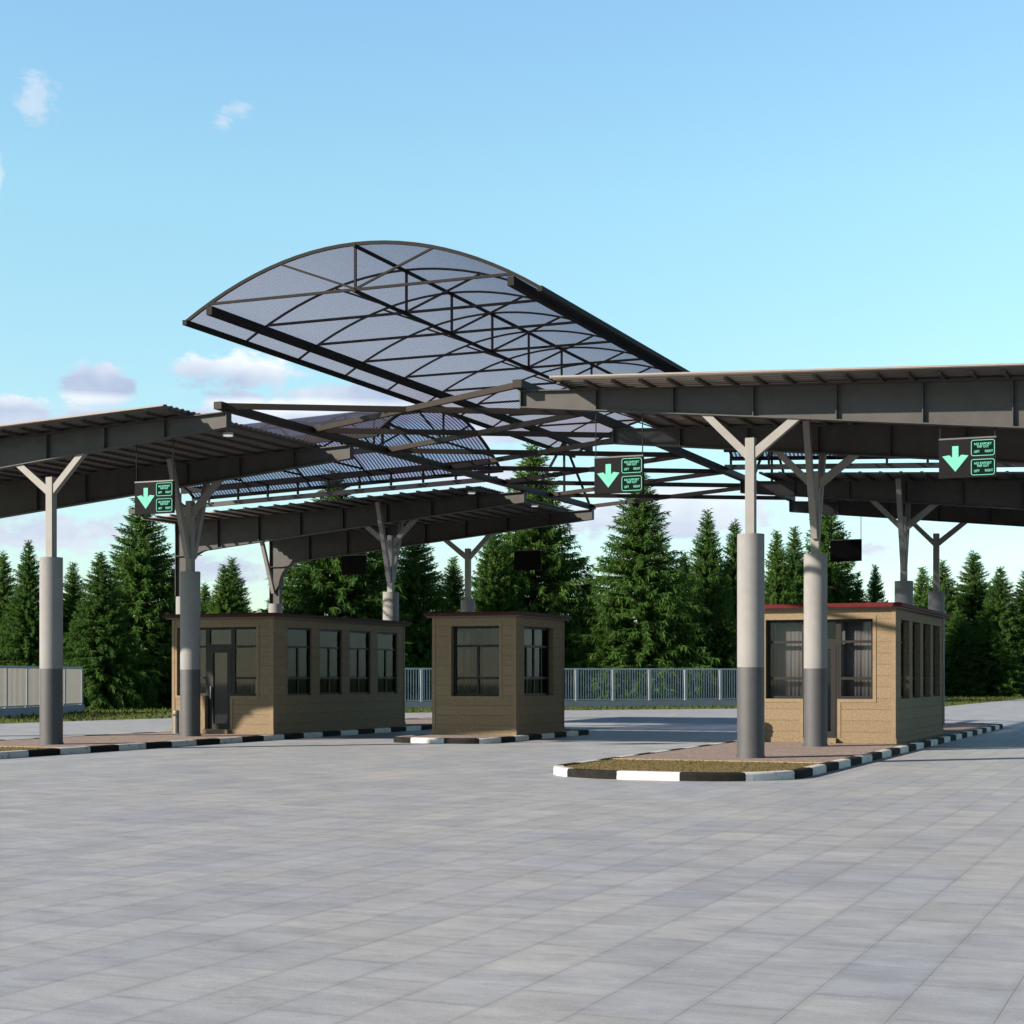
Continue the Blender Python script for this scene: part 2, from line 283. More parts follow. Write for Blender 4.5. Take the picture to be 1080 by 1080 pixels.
# ------------------------------------------------------------------ mesh helpers
class MB:
    def __init__(s): s.v=[]; s.f=[]; s.m=[]
    def add(s,vs,fs,mi=0):
        o=len(s.v); s.v+= [tuple(p) for p in vs]; s.f+=[tuple(o+i for i in f) for f in fs]; s.m+=[mi]*len(fs); return s
    def box(s,x0,x1,y0,y1,z0,z1,mi=0):
        return s.add([(x0,y0,z0),(x1,y0,z0),(x1,y1,z0),(x0,y1,z0),(x0,y0,z1),(x1,y0,z1),(x1,y1,z1),(x0,y1,z1)],
            [(0,3,2,1),(4,5,6,7),(0,1,5,4),(1,2,6,5),(2,3,7,6),(3,0,4,7)],mi)
    def bar(s,p,q,w,h=None,up=(0,0,1),mi=0):
        h=h or w; p=Vector(p); q=Vector(q); d=(q-p).normalized(); u=Vector(up)
        if abs(d.dot(u))>0.99: u=Vector((0,1,0))
        a=d.cross(u).normalized(); c=a.cross(d).normalized(); a*=w/2; c*=h/2
        vs=[p-a-c,p+a-c,p+a+c,p-a+c,q-a-c,q+a-c,q+a+c,q-a+c]
        return s.add(vs,[(0,1,2,3),(4,7,6,5),(0,4,5,1),(1,5,6,2),(2,6,7,3),(3,7,4,0)],mi)
    def cyl(s,x,y,z0,z1,r,n=24,r1=None,mi=0):
        r1=r if r1 is None else r1; vs=[]
        for k in range(n):
            a=2*PI*k/n; vs+=[(x+r*math.cos(a),y+r*math.sin(a),z0),(x+r1*math.cos(a),y+r1*math.sin(a),z1)]
        fs=[(2*k,2*((k+1)%n),2*((k+1)%n)+1,2*k+1) for k in range(n)]
        m=len(vs); vs+=[vs[2*k] for k in range(n)]+[vs[2*k+1] for k in range(n)]
        fs+=[tuple(m+k for k in range(n))[::-1],tuple(m+n+k for k in range(n))]
        return s.add(vs,fs,mi)
    def extr(s,pts,axis,t0,t1,mi=0):   # polygon (a,z) pushed along an axis: 'y' -> (a,t,z), 'z' -> (a,b,t)
        n=len(pts); g=(lambda p,t:(p[0],t,p[1])) if axis=='y' else (lambda p,t:(p[0],p[1],t)) if axis=='z' else (lambda p,t:(t,p[0],p[1]))
        vs=[g(p,t0) for p in pts]+[g(p,t1) for p in pts]
        fs=[tuple(range(n))[::-1],tuple(range(n,2*n))]+[(i,(i+1)%n,n+(i+1)%n,n+i) for i in range(n)]
        return s.add(vs,fs,mi)
    def sweep(s,path,w,h,axis='y',mi=0):   # rectangular section along a polyline lying in the plane normal to axis
        n=len(path); vs=[]; ax=Vector((0,1,0)) if axis=='y' else Vector((1,0,0))
        P=[Vector(p) for p in path]
        for i in range(n):
            t=(P[min(i+1,n-1)]-P[max(i-1,0)]).normalized(); c=t.cross(ax).normalized()*h/2; a=ax*w/2
            vs+=[P[i]-a-c,P[i]+a-c,P[i]+a+c,P[i]-a+c]
        fs=[(0,1,2,3),(4*n-4,4*n-1,4*n-2,4*n-3)]
        for i in range(n-1):
            o=4*i
            for k in range(4): fs.append((o+k,o+4+k,o+4+(k+1)%4,o+(k+1)%4))
        return s.add(vs,fs,mi)
    def build(s,name,mats,parent=None,origin=None,smooth=False,bevel=0):
        me=bpy.data.meshes.new(name); vs=s.v
        if origin: vs=[(a-origin[0],b-origin[1],c-origin[2]) for a,b,c in vs]
        me.from_pydata(vs,[],s.f)
        if not isinstance(mats,(list,tuple)): mats=[mats]
        for m in mats: me.materials.append(m)
        if len(mats)>1:
            for p,i in zip(me.polygons,s.m): p.material_index=i
        if smooth:
            for p in me.polygons: p.use_smooth=len(p.vertices)<5
        me.validate(); me.update()
        import bmesh
        bm=bmesh.new(); bm.from_mesh(me); bmesh.ops.recalc_face_normals(bm,faces=bm.faces); bm.to_mesh(me); bm.free()
        o=bpy.data.objects.new(name,me); COL.objects.link(o)
        if origin: o.location=origin
        if parent: o.parent=parent; 
        if bevel:
            bv=o.modifiers.new('bevel','BEVEL'); bv.width=bevel; bv.segments=2; bv.limit_method='ANGLE'
        return o
def empty(name,loc,label,cat,group=None):
    o=bpy.data.objects.new(name,None); COL.objects.link(o); o.location=loc; o.empty_display_size=0.3
    o['label']=label; o['category']=cat
    if group: o['group']=group
    return o
def tag(o,label,cat,group=None):
    o['label']=label; o['category']=cat
    if group: o['group']=group
    return o
def struct(o): o['kind']='structure'; return o
def part(mb,name,m,root,**k):
    """vertices given in world coordinates, root unrotated at its location"""
    l=root.location if root.parent is None else root.location+root.parent.location
    o=mb.build(name,m,None,None,**k); me=o.data; me.transform(Matrix.Translation(-Vector(l))); o.parent=root; return o
def flat(name,pts,z,m,thick=None):
    mb=MB(); mb.add([(x,y,z) for x,y in pts],[tuple(range(len(pts)))]); return mb.build(name,m)

# ------------------------------------------------------------------ ground
g=MB(); g.add([(-900,-200,-0.02),(900,-200,-0.02),(900,1500,-0.02),(-900,1500,-0.02)],[(0,1,2,3)])
struct(g.build('ground',M_grassg))
pv=[(-60,-170),(60,-170),(60,124),(-10,123),(-12.2,121.8),(-12.9,89.5),(-21.1,79.4),(-27.4,72.5),(-31.97,64.6),(-36.1,53.2),(-36.9,48),(-37.6,30),(-38,-170)]
pv=[(-38,-170)]+pv[1:-1]
struct(flat('paving',pv,0.0,M_pave))
# edge kerb of the paving (low concrete lip)
# ------------------------------------------------------------------ islands
def rrect(x0,x1,y0,y1,rf,rb,n=10):
    out=[]
    for cx,cy,r,a0 in ((x1-rf,y0+rf,rf,-90),(x1-rb,y1-rb,rb,0),(x0+rb,y1-rb,rb,90),(x0+rf,y0+rf,rf,180)):
        for k in range(n+1):
            a=math.radians(a0+90*k/n); out.append((cx+r*math.cos(a),cy+r*math.sin(a)))
    return out
def walk(loop,closed=True):
    P=[Vector((x,y)) for x,y in loop]+[Vector(loop[0])]; cum=[0]
    for i in range(len(P)-1): cum.append(cum[-1]+(P[i+1]-P[i]).length)
    def at(s):
        s%=cum[-1]
        for i in range(len(P)-1):
            if cum[i+1]>=s: f=(s-cum[i])/max(cum[i+1]-cum[i],1e-9); return P[i].lerp(P[i+1],f)
        return P[-1]
    return at,cum[-1],cum
def island(x0,x1,y0,y1,rf,rb,label,grass_to,name,start,blen=1.0,first=0):
    loop=rrect(x0,x1,y0,y1,rf,rb); at,T,cum=walk(loop); w=0.16; h=0.13
    cx,cy=(x0+x1)/2,(y0+y1)/2
    root=empty('kerb',(cx,y0,0),label,'kerb','black and white painted kerbs')
    nb=int(round(T/blen)); nb+=nb%2; bl=T/nb
    for k in range(nb):
        s0=start+k*bl+0.004; s1=start+(k+1)*bl-0.004; n=8; outer=[];inner=[]
        for j in range(n+1):
            s=s0+(s1-s0)*j/n; p=at(s); t=(at(s+0.02)-at(s-0.02)).normalized(); nr=Vector((-t.y,t.x)); outer.append(p); inner.append(p+nr*w)
        # cross-section with a rounded outer top edge
        mb=MB(); prof=[(0,-0.01),(0,h-0.03),(0.012,h-0.008),(0.035,h),(w,h),(w,-0.01)]; vs=[]
        for o_,i_ in zip(outer,inner):
            dv=(i_-o_)/w
            for a,z in prof: q=o_+dv*a; vs.append((q.x,q.y,z))
        m=len(prof); fs=[tuple(range(m)),tuple(range(n*m,n*m+m))[::-1]]
        for j in range(n):
            for a in range(m): fs.append((j*m+a,j*m+(a+1)%m,(j+1)*m+(a+1)%m,(j+1)*m+a))
        mb.add(vs,fs); part(mb,'kerb_stone',M_white if (k+first)%2 else M_black,root)
    inn=rrect(x0+w,x1-w,y0+w,y1-w,rf-w,rb-w)
    def clip(pts,yy,keep_low):
        out=[]
        for i in range(len(pts)):
            a,b_=pts[i],pts[(i+1)%len(pts)]; ina=(a[1]<=yy)==keep_low; inb=(b_[1]<=yy)==keep_low
            if ina: out.append(a)
            if ina!=inb: f=(yy-a[1])/(b_[1]-a[1]); out.append((a[0]+f*(b_[0]-a[0]),yy))
        return out
    z=0.118
    if grass_to:
        struct(flat('pavement',clip(inn,grass_to+0.06,False),z,M_gravel)); struct(flat('flower_bed',clip(inn,grass_to,True),z-0.004,M_soil))
        e=MB(); e.box(x0+w,x1-w,grass_to,grass_to+0.06,0.05,z+0.012)
        tag(e.build('edging_strip',M_edging),'pale edging strip between the dry grass and the pavers '+name,'edging')
        mb=MB(); rnd=random.Random(3)
        for _ in range(4200):
            px=rnd.uniform(x0+w,x1-w); py=rnd.uniform(y0+w,grass_to)
            # inside rounded nose
            ok=True
            for cx2,sg in ((x0+rf,-1),(x1-rf,1)):
                if (px-cx2)*sg>0 and py<y0+rf and math.hypot(px-cx2,py-(y0+rf))>rf-w-0.02: ok=False
            if not ok: continue
            hh=rnd.uniform(0.008,0.026); a=rnd.uniform(0,PI); ww=rnd.uniform(0.006,0.014); lx,ly=rnd.uniform(-.03,.03),rnd.uniform(-.03,.03)
            mb.add([(px-ww*math.cos(a),py-ww*math.sin(a),z-0.01),(px+ww*math.cos(a),py+ww*math.sin(a),z-0.01),(px+lx,py+ly,z+hh)],[(0,1,2)])
        me=bpy.data.meshes.new('grass'); me.from_pydata(mb.v,[],mb.f); me.materials.append(M_blade); o=bpy.data.objects.new('grass',me); COL.objects.link(o); o['kind']='stuff'
    else: struct(flat('pavement',inn,z,M_gravel))
island(-9.95,-5.87,24.3,53.6,1.55,1.2,'long black and white kerb round the right-hand island with a rounded nose',28.0,'on the right island',0.0,1.0,0)
island(-25.5,-21.37,24.3,53.6,1.45,1.2,'black and white kerb round the left island running past the left kiosk',28.0,'on the left island',0.23,1.0,1)
island(-18.15,-15.55,35.6,43.1,0.6,0.6,'short black and white kerb round the small middle island under the middle kiosk',None,'',-0.45,0.92,0)

# ------------------------------------------------------------------ steelwork
XC=-15.32
def X(s,xp): return XC+s*xp
def zt(xp): return 6.955-0.0435*(xp-3.25)        # beam top
def zb(xp): return 6.67-0.099*(xp-3.25)          # beam bottom
XPOST_O,XPOST_I=15.25,14.88
def beam_parts(s,Y,root):
    # web with the haunched post
    pts=[(3.25,zt(3.25)),(XPOST_O,zt(XPOST_O)),(XPOST_O,4.12),(XPOST_I,4.12),(XPOST_I,4.62)]
    cx,cz=XPOST_I-0.86,4.70; e=[]
    for k in range(1,11):
        a=math.radians(9*k); e.append((cx+0.86*math.cos(a),cz+(zb(14.0)-4.72)*math.sin(a)))
    inner=[(XPOST_I,4.12),(XPOST_I,4.62)]+e+[(13.6,zb(13.6)),(3.25,zb(3.25))]
    pts=[(3.25,zt(3.25)),(XPOST_O,zt(XPOST_O)),(XPOST_O,4.12)]+inner
    # build as quad strip (outer line vs inner line) so the concave corner stays clean
    mb=MB(); t=0.012
    xs=sorted(set([3.25,13.6]+[p[0] for p in e]))
    low=dict((round(p[0],4),p[1]) for p in [(3.25,zb(3.25)),(13.6,zb(13.6))]+e)
    cols=[(x,low[round(x,4)]) for x in xs if x<XPOST_I-0.0005]
    for (xa,za),(xb,zbb) in zip(cols[:-1],cols[1:]):
        mb.extr([(X(s,xa),za),(X(s,xb),zbb),(X(s,xb),zt(xb)),(X(s,xa),zt(xa))],'y',Y-t,Y+t)
    xa,za=cols[-1]
    mb.extr([(X(s,xa),za),(X(s,XPOST_I),4.62),(X(s,XPOST_I),4.12),(X(s,XPOST_O),4.12),(X(s,XPOST_O),zt(XPOST_O)),(X(s,xa),zt(xa))],'y',Y-t,Y+t)
    # flanges
    fw=0.20; ft=0.022
    mb.bar((X(s,3.25),Y,zt(3.25)+ft/2),(X(s,XPOST_O+.02),Y,zt(XPOST_O)+ft/2),fw,ft)
    path=[(X(s,3.25),Y,zb(3.25)-ft/2),(X(s,13.4),Y,zb(13.4)-ft/2)]+[(X(s,px),Y,pz) for px,pz in reversed(e)]+[(X(s,XPOST_I),Y,4.62),(X(s,XPOST_I),Y,4.12)]
    mb.sweep(path,fw,ft,'y')
    mb.box(min(X(s,XPOST_O),X(s,XPOST_O+.022)),max(X(s,XPOST_O),X(s,XPOST_O+.022)),Y-fw/2,Y+fw/2,4.12,zt(XPOST_O)-0.002)
    b=part(mb,'beam',M_steel,root)
    x=3.25; st=MB(); st.box(min(X(s,x-.0),X(s,x-.02)),max(X(s,x-.0),X(s,x-.02)),Y-0.1,Y+0.1,zb(x)-0.02,zt(x)+0.02); part(st,'end_plate',M_steel,root)
    x=4.75
    while x<14.2:
        st=MB(); st.box(X(s,x)-0.008,X(s,x)+0.008,Y-0.096,Y+0.096,zb(x)+0.002,zt(x)-0.002); part(st,'stiffener',M_steel,root); x+=1.49
    st=MB(); st.box(min(X(s,14.3),X(s,15.24)),max(X(s,14.3),X(s,15.24)),Y-0.09,Y-0.013,5.40,5.42); part(st,'stiffener',M_steel,root)
    return b
def canopy(s,y0,y1,py0,py1,beams,label,cat_name):
    root=empty('canopy',(X(s,9),(y0+y1)/2,0),label,'canopy','steel canopies over the lanes')
    for Y in beams: beam_parts(s,Y,root)
    # corrugated sheet
    mb=MB(); xa,xb=4.17,15.75; per=0.205; n=int((y1-y0)/per*8); amp=0.026; vs=[];th=0.020
    for i in range(n+1):
        y=y0+(y1-y0)*i/n; w=amp*math.sin(2*PI*y/per)
        for xp in (xa,xb):
            z=zt(xp)+0.100+w; vs+=[(X(s,xp),y,z),(X(s,xp),y,z+th)]
    fs=[]
    for i in range(n):
        o=4*i; fs+=[(o,o+2,o+6,o+4),(o+1,o+5,o+7,o+3),(o,o+4,o+5,o+1),(o+2,o+3,o+7,o+6)]
    fs+=[(0,1,3,2),(4*n,4*n+2,4*n+3,4*n+1)]
    mb.add(vs,fs); part(mb,'roof_sheet',M_sheet,root,smooth=True)
    fl=MB(); fl.bar((X(s,xa),y0-.004,zt(xa)+.112),(X(s,xb),y0-.004,zt(xb)+.112),0.012,0.030); part(fl,'edge_highlight',M_edge_sun,root)  # added strip: sunlit highlight along the sheet edge, put into its colour
    x=4.25
    while x<15.7:
        p=MB(); zz=zt(x)+0.022
        xx=X(s,x)
        p.box(xx-0.032,xx+0.032,py0,py1,zz,zz+0.052)
        part(p,'purlin',M_purlin,root); x+=0.525
    # ridge-side edge beam running under the braces
    return root
canopy(-1,28.45,35.95,28.68,36.60,(29.4,34.7),'front left canopy of dark steel beams with a corrugated roof over the left kiosk','c')
canopy(-1,44.2,51.95,43.5,51.85,(45.4,51.2),'rear left canopy behind the left and middle kiosks, with haunched posts','c')
canopy(1,28.45,35.95,28.68,36.60,(29.4,34.7),'front right canopy of dark steel beams, largest and nearest, over the right kiosk','c')
canopy(1,44.2,51.95,43.5,51.85,(45.4,51.2),'rear right canopy seen low behind the right kiosk roof','c')

# columns
def column(s,Y,inner_row,label,zbase=0.118,legs=True):
    x=X(s,7.67); root=empty('support_column',(x,Y,zbase),label,'column','grey canopy columns')
    p=MB(); p.cyl(x,Y,zbase+1.62,4.12,0.243,40); part(p,'casing',M_pipe,root,smooth=True)
    p=MB(); p.cyl(x,Y,zbase,zbase+1.62,0.2435,40); p.cyl(x,Y,zbase-0.004,zbase+0.035,0.262,40); part(p,'painted_base',M_dark,root,smooth=True)
    p=MB(); p.box(x-.085,x+.085,Y-.085,Y+.085,4.12,5.84); part(p,'post',M_post,root,bevel=0.008)
    for sg in (-1,1):
        tx=x+sg*0.80; xp=abs(tx-XC); p=MB(); g2=lambda q:zb(abs(x+sg*q-XC))-0.024; p.extr([(x+sg*.086,5.47),(x+sg*.90,g2(.90)),(x+sg*.70,g2(.70)),(x+sg*.086,5.67)],'y',Y-.065,Y+.065); part(p,'branch',M_post,root)
    if legs:
        for sg in (-1,1):
            zz=zt(7.67)+0.02; p=MB(); p.bar((x,Y+sg*0.10,4.45),(x,Y+sg*0.86,zz),0.13,0.13,up=(1,0,0)); part(p,'leg',M_post,root)
column(-1,29.4,False,'leftmost grey column, standing in front of the left kiosk near the dry grass',legs=False)
column(-1,34.7,True,'grey column close against the door side of the left kiosk')
column(-1,45.5,True,'column rising behind the left kiosk roof at its right end',)
column(-1,51.2,False,'slim column rising behind the roof of the middle kiosk',legs=False)
column(1,29.4,False,'thick pale column nearest the camera, on the nose of the right island',legs=False)
column(1,34.7,True,'pale column in front of the right kiosk door, second from the island nose')
column(1,45.5,True,'branched column rising directly behind the roof corner of the right kiosk')
column(1,51.2,False,'farthest column with a dark Y top behind the right end of the right kiosk roof',legs=False)
for s,side in ((-1,'left'),(1,'right')):
    for Y,w in ((29.4,'first from the front'),(34.7,'second from the front'),(45.5,'third from the front'),(51.2,'rearmost')):
        if s==1 and Y<40: pass
        x=X(s,15.08); lab={(-1,29.4):'squat pale pedestal under the front haunched post, out to the left of the left kiosk',(-1,34.7):'squat pale pedestal under the second haunched post, left of the left kiosk',
          (-1,45.5):'pale pedestal showing above the left end of the left kiosk roof',(-1,51.2):'pale pedestal showing above the middle of the left kiosk roof',
          (1,29.4):'pale pedestal under the front haunched post beyond the right edge',(1,34.7):'pale pedestal under the second haunched post beyond the right edge',
          (1,45.5):'pale pedestal under the third haunched post beyond the right edge',(1,51.2):'pale pedestal under the rear haunched post beyond the right edge'}[(s,Y)]
        root=empty('post_pedestal',(x,Y,0),lab,'pedestal','pedestals of the haunched posts')
        p=MB(); p.cyl(x,Y,1.7,4.115,0.243,32); part(p,'casing',M_pipe,root,smooth=True)
        p=MB(); p.cyl(x,Y,0.0,1.7,0.2435,32); part(p,'painted_base',M_dark,root,smooth=True)
        for sg in ((-1,) if Y>50 else (1,) if Y<30 else ()):
            p=MB(); p.bar((X(s,15.1),Y+sg*0.1,4.5),(X(s,15.1),Y+sg*0.9,6.3),0.12,0.12,up=(1,0,0)); part(p,'strut',M_post,root)

# horizontal bracing between the two rows of canopies
br=empty('roof_bracing',(XC,40,7.0),'flat steel lattice of crossed bars spanning between the left and right canopies','bracing')
ZB=7.07
for s in (-1,1):
    p=MB(); p.box(X(s,3.28)-0.09,X(s,3.28)+0.09,29.05,51.35,ZB-0.085,ZB+0.065); part(p,'edge_beam',M_brace,br)
for k in range(6):
    ya=29.25+3.64*k; yb=ya+3.64
    p=MB(); p.bar((X(-1,3.25),ya,ZB),(X(1,3.25),yb,ZB),0.09,0.115); part(p,'brace',M_brace,br)
    p=MB(); p.bar((X(-1,3.25),yb,ZB),(X(1,3.25),ya,ZB),0.09,0.111); part(p,'brace',M_brace,br)

# arched translucent roofs
def vault(frame_at,nfr,step,axis,half_t,half_o,rise,label,skin,sloped,name_len,post_s=None,foot=None):
    pass
def arc_z(tt): return 1.0-tt*tt*0.0803
def arched_roof(label,map3,stations,M_skin,group,ax,posts=None,bands=None,aframes=None,close=0.0):
    """map3(a,t,h): a = along axis, t = across, h = height above the crown level datum"""
    c=map3((stations[0]+stations[-1])/2,0,0); root=empty('arched_roof',(c[0],c[1],0),label,'arched roof',group)
    HO=3.86; HT=3.28; top=0.0; tie=-0.0803*HT*HT
    # skin
    mb=MB(); nt=28; na=len(stations)*2; a0,a1=stations[0]-close,stations[-1]+close; vs=[]
    for i in range(na+1):
        a=a0+(a1-a0)*i/na
        for j in range(nt+1):
            t=-HO+2*HO*j/nt; vs.append(map3(a,t,-0.0803*t*t+0.045))
    o=len(vs)
    for i in range(na+1):
        a=a0+(a1-a0)*i/na
        for j in range(nt+1):
            t=-HO+2*HO*j/nt; vs.append(map3(a,t,-0.0803*t*t+0.057))
    fs=[]
    for i in range(na):
        for j in range(nt):
            q=i*(nt+1)+j; fs.append((q,q+1,q+nt+2,q+nt+1)); fs.append((o+q,o+q+nt+1,o+q+nt+2,o+q+1))
    mb.add(vs,fs)
    me=bpy.data.meshes.new('roof_sheet'); l=Vector(root.location); me.from_pydata([tuple(Vector(v)-l) for v in mb.v],[],mb.f); me.materials.append(M_skin)
    for p in me.polygons: p.use_smooth=True
    o=bpy.data.objects.new('roof_sheet',me); COL.objects.link(o); o.parent=root
    axs='y' if ax=='y' else 'x'
    for i,a in enumerate(stations):
        end=i in (0,len(stations)-1)
        pts=[map3(a,-HO+2*HO*j/24,-0.0803*(-HO+2*HO*j/24)**2+(0.02 if end else 0.012)) for j in range(25)]
        p=MB(); p.sweep(pts,0.05 if end else 0.035,0.065 if end else 0.04,axs); part(p,'arch_rib',M_truss,root)
        p=MB(); p.bar(map3(a,-HT,tie),map3(a,HT,tie),0.045,0.05); part(p,'tie_bar',M_truss,root)
        p=MB(); p.bar(map3(a,0,tie),map3(a,0,top),0.045,0.045); part(p,'king_post',M_truss,root)
        for sg in (-1,1):
            p=MB(); p.bar(map3(a,sg*0.02,tie+0.02),map3(a,sg*1.66,-0.0803*1.66**2),0.036,0.04); part(p,'web_bar',M_truss,root)
    A0,A1=stations[0]-0.06,stations[-1]+0.06
    for t,h,w,hh,nm in ((-HO,-0.0803*HO*HO,0.10,0.10,'eaves_rail'),(HO,-0.0803*HO*HO,0.10,0.10,'eaves_rail'),(0,top-0.02,0.05,0.06,'ridge_rail'),(0,tie-0.03,0.06,0.06,'bottom_rail'),(-HT,tie-0.14,0.13,0.17,'main_beam'),(HT,tie-0.14,0.13,0.17,'main_beam')):
        p=MB(); p.bar(map3(A0,t,h),map3(A1,t,h),w,hh); part(p,nm,M_truss,root)
    return root,tie
st=[28.8+2.228*k for k in range(11)]
r1,tie=arched_roof('largest arched roof, high over the centre, grey translucent sheet on arched ribs',lambda a,t,h:(XC+t,a,9.92+h),st,M_poly1,'arched translucent roofs','y')
for s in (-1,1):
    x=X(s,3.28)
    top=(x,48.7,9.92+tie-0.20)
    for q in ((x,46.5,ZB+.09),(x,48.72,ZB+.09),(x,50.95,ZB+.09)):
        p=MB(); p.bar(q,top,0.06,0.06); part(p,'strut',M_truss,r1)
for s,lab,nm in ((-1,'lower arched roof of blue ribbed sheet between the front and rear left canopies','l'),(1,'lower arched roof mostly hidden between the front and rear right canopies','r')):
    sl=0.0385
    fn=lambda a,t,h,s=s:(X(s,a),40.07+t,8.62-sl*(a-3.38)+h)
    stv=[3.38+2.052*k for k in range(6)]
    rr,tie=arched_roof(lab,fn,stv,M_poly2,'arched translucent roofs','x')
    for tt in (-3.4,3.4):
        p=MB(); zz=lambda a:7.14-0.0385*(a-3.38)
        p.bar((X(s,3.3),40.07+tt,zz(3.3)),(X(s,15.7),40.07+tt,zz(15.7)),0.10,0.13); part(p,'base_rail',M_steel,rr)
        a=3.5
        while a<14.5:
            b0=fn(a,tt*0.965,tie-0.2); p=MB(); p.bar((b0[0],40.07+tt*0.965,zz(a)+0.06),b0,0.055,0.055); part(p,'post',M_truss,rr); a+=1.026
        

# ------------------------------------------------------------------ kiosks
def wall_panels(x0,x1,z0,z1,ops):
    """rectangles covering [x0,x1]x[z0,z1] minus openings (sorted, possibly stepped) ops=[(a,b,c,d)]"""
    xs=sorted(set([x0,x1]+[o[0] for o in ops]+[o[1] for o in ops])); out=[]
    for a,b in zip(xs[:-1],xs[1:]):
        mid=(a+b)/2; z=z0
        for o in sorted([o for o in ops if o[0]<mid<o[1]],key=lambda o:o[2]):
            if o[2]>z+1e-4: out.append((a,b,z,o[2]))
            z=o[3]
        if z1>z+1e-4: out.append((a,b,z,z1))
    return out
def window(root,plane,c,a0,a1,z0,z1,inward,mull=(),rails=(),thick=0.06,name='window'):
    """plane 'y' -> constant y=c running along x; 'x' -> constant x=c running along y. inward=+1/-1 side the depth goes"""
    fr=MB(); d0,d1=sorted((c,c+inward*0.07))
    def bx(m,a,b,z,zz,da=0,db=0):
        if plane=='y': m.box(a,b,d0+da,d1-db,z,zz)
        else: m.box(d0+da,d1-db,a,b,z,zz)
    t=thick
    bx(fr,a0,a0+t,z0,z1); bx(fr,a1-t,a1,z0,z1); bx(fr,a0+t,a1-t,z0,z0+t); bx(fr,a0+t,a1-t,z1-t,z1)
    for r in rails: bx(fr,a0+t,a1-t,r-t/2,r+t/2,0.003,0.003)
    zs=[z0+t]+sorted(rails)+[z1-t]
    for m_,zl,zh in mull: bx(fr,m_-t/2,m_+t/2,zl,zh,0.005,0.005)
    f=part(fr,name,M_frame,root)
    g=MB(); 
    if plane=='y': g.box(a0+t*.5,a1-t*.5,(d0+d1)/2-.004,(d0+d1)/2+.004,z0+t*.5,z1-t*.5)
    else: g.box((d0+d1)/2-.004,(d0+d1)/2+.004,a0+t*.5,a1-t*.5,z0+t*.5,z1-t*.5)
    gl=part(g,'pane',M_glass,root); gl.parent=f; 
    return f
ZS,ZR,ZTR,ZTOP=1.08,1.53,2.33,2.82
M_trim=mat('smooth sandstone trim',(0.165,0.124,0.080),0.85,0,0.12,8,0.3,60,spec=0.2)
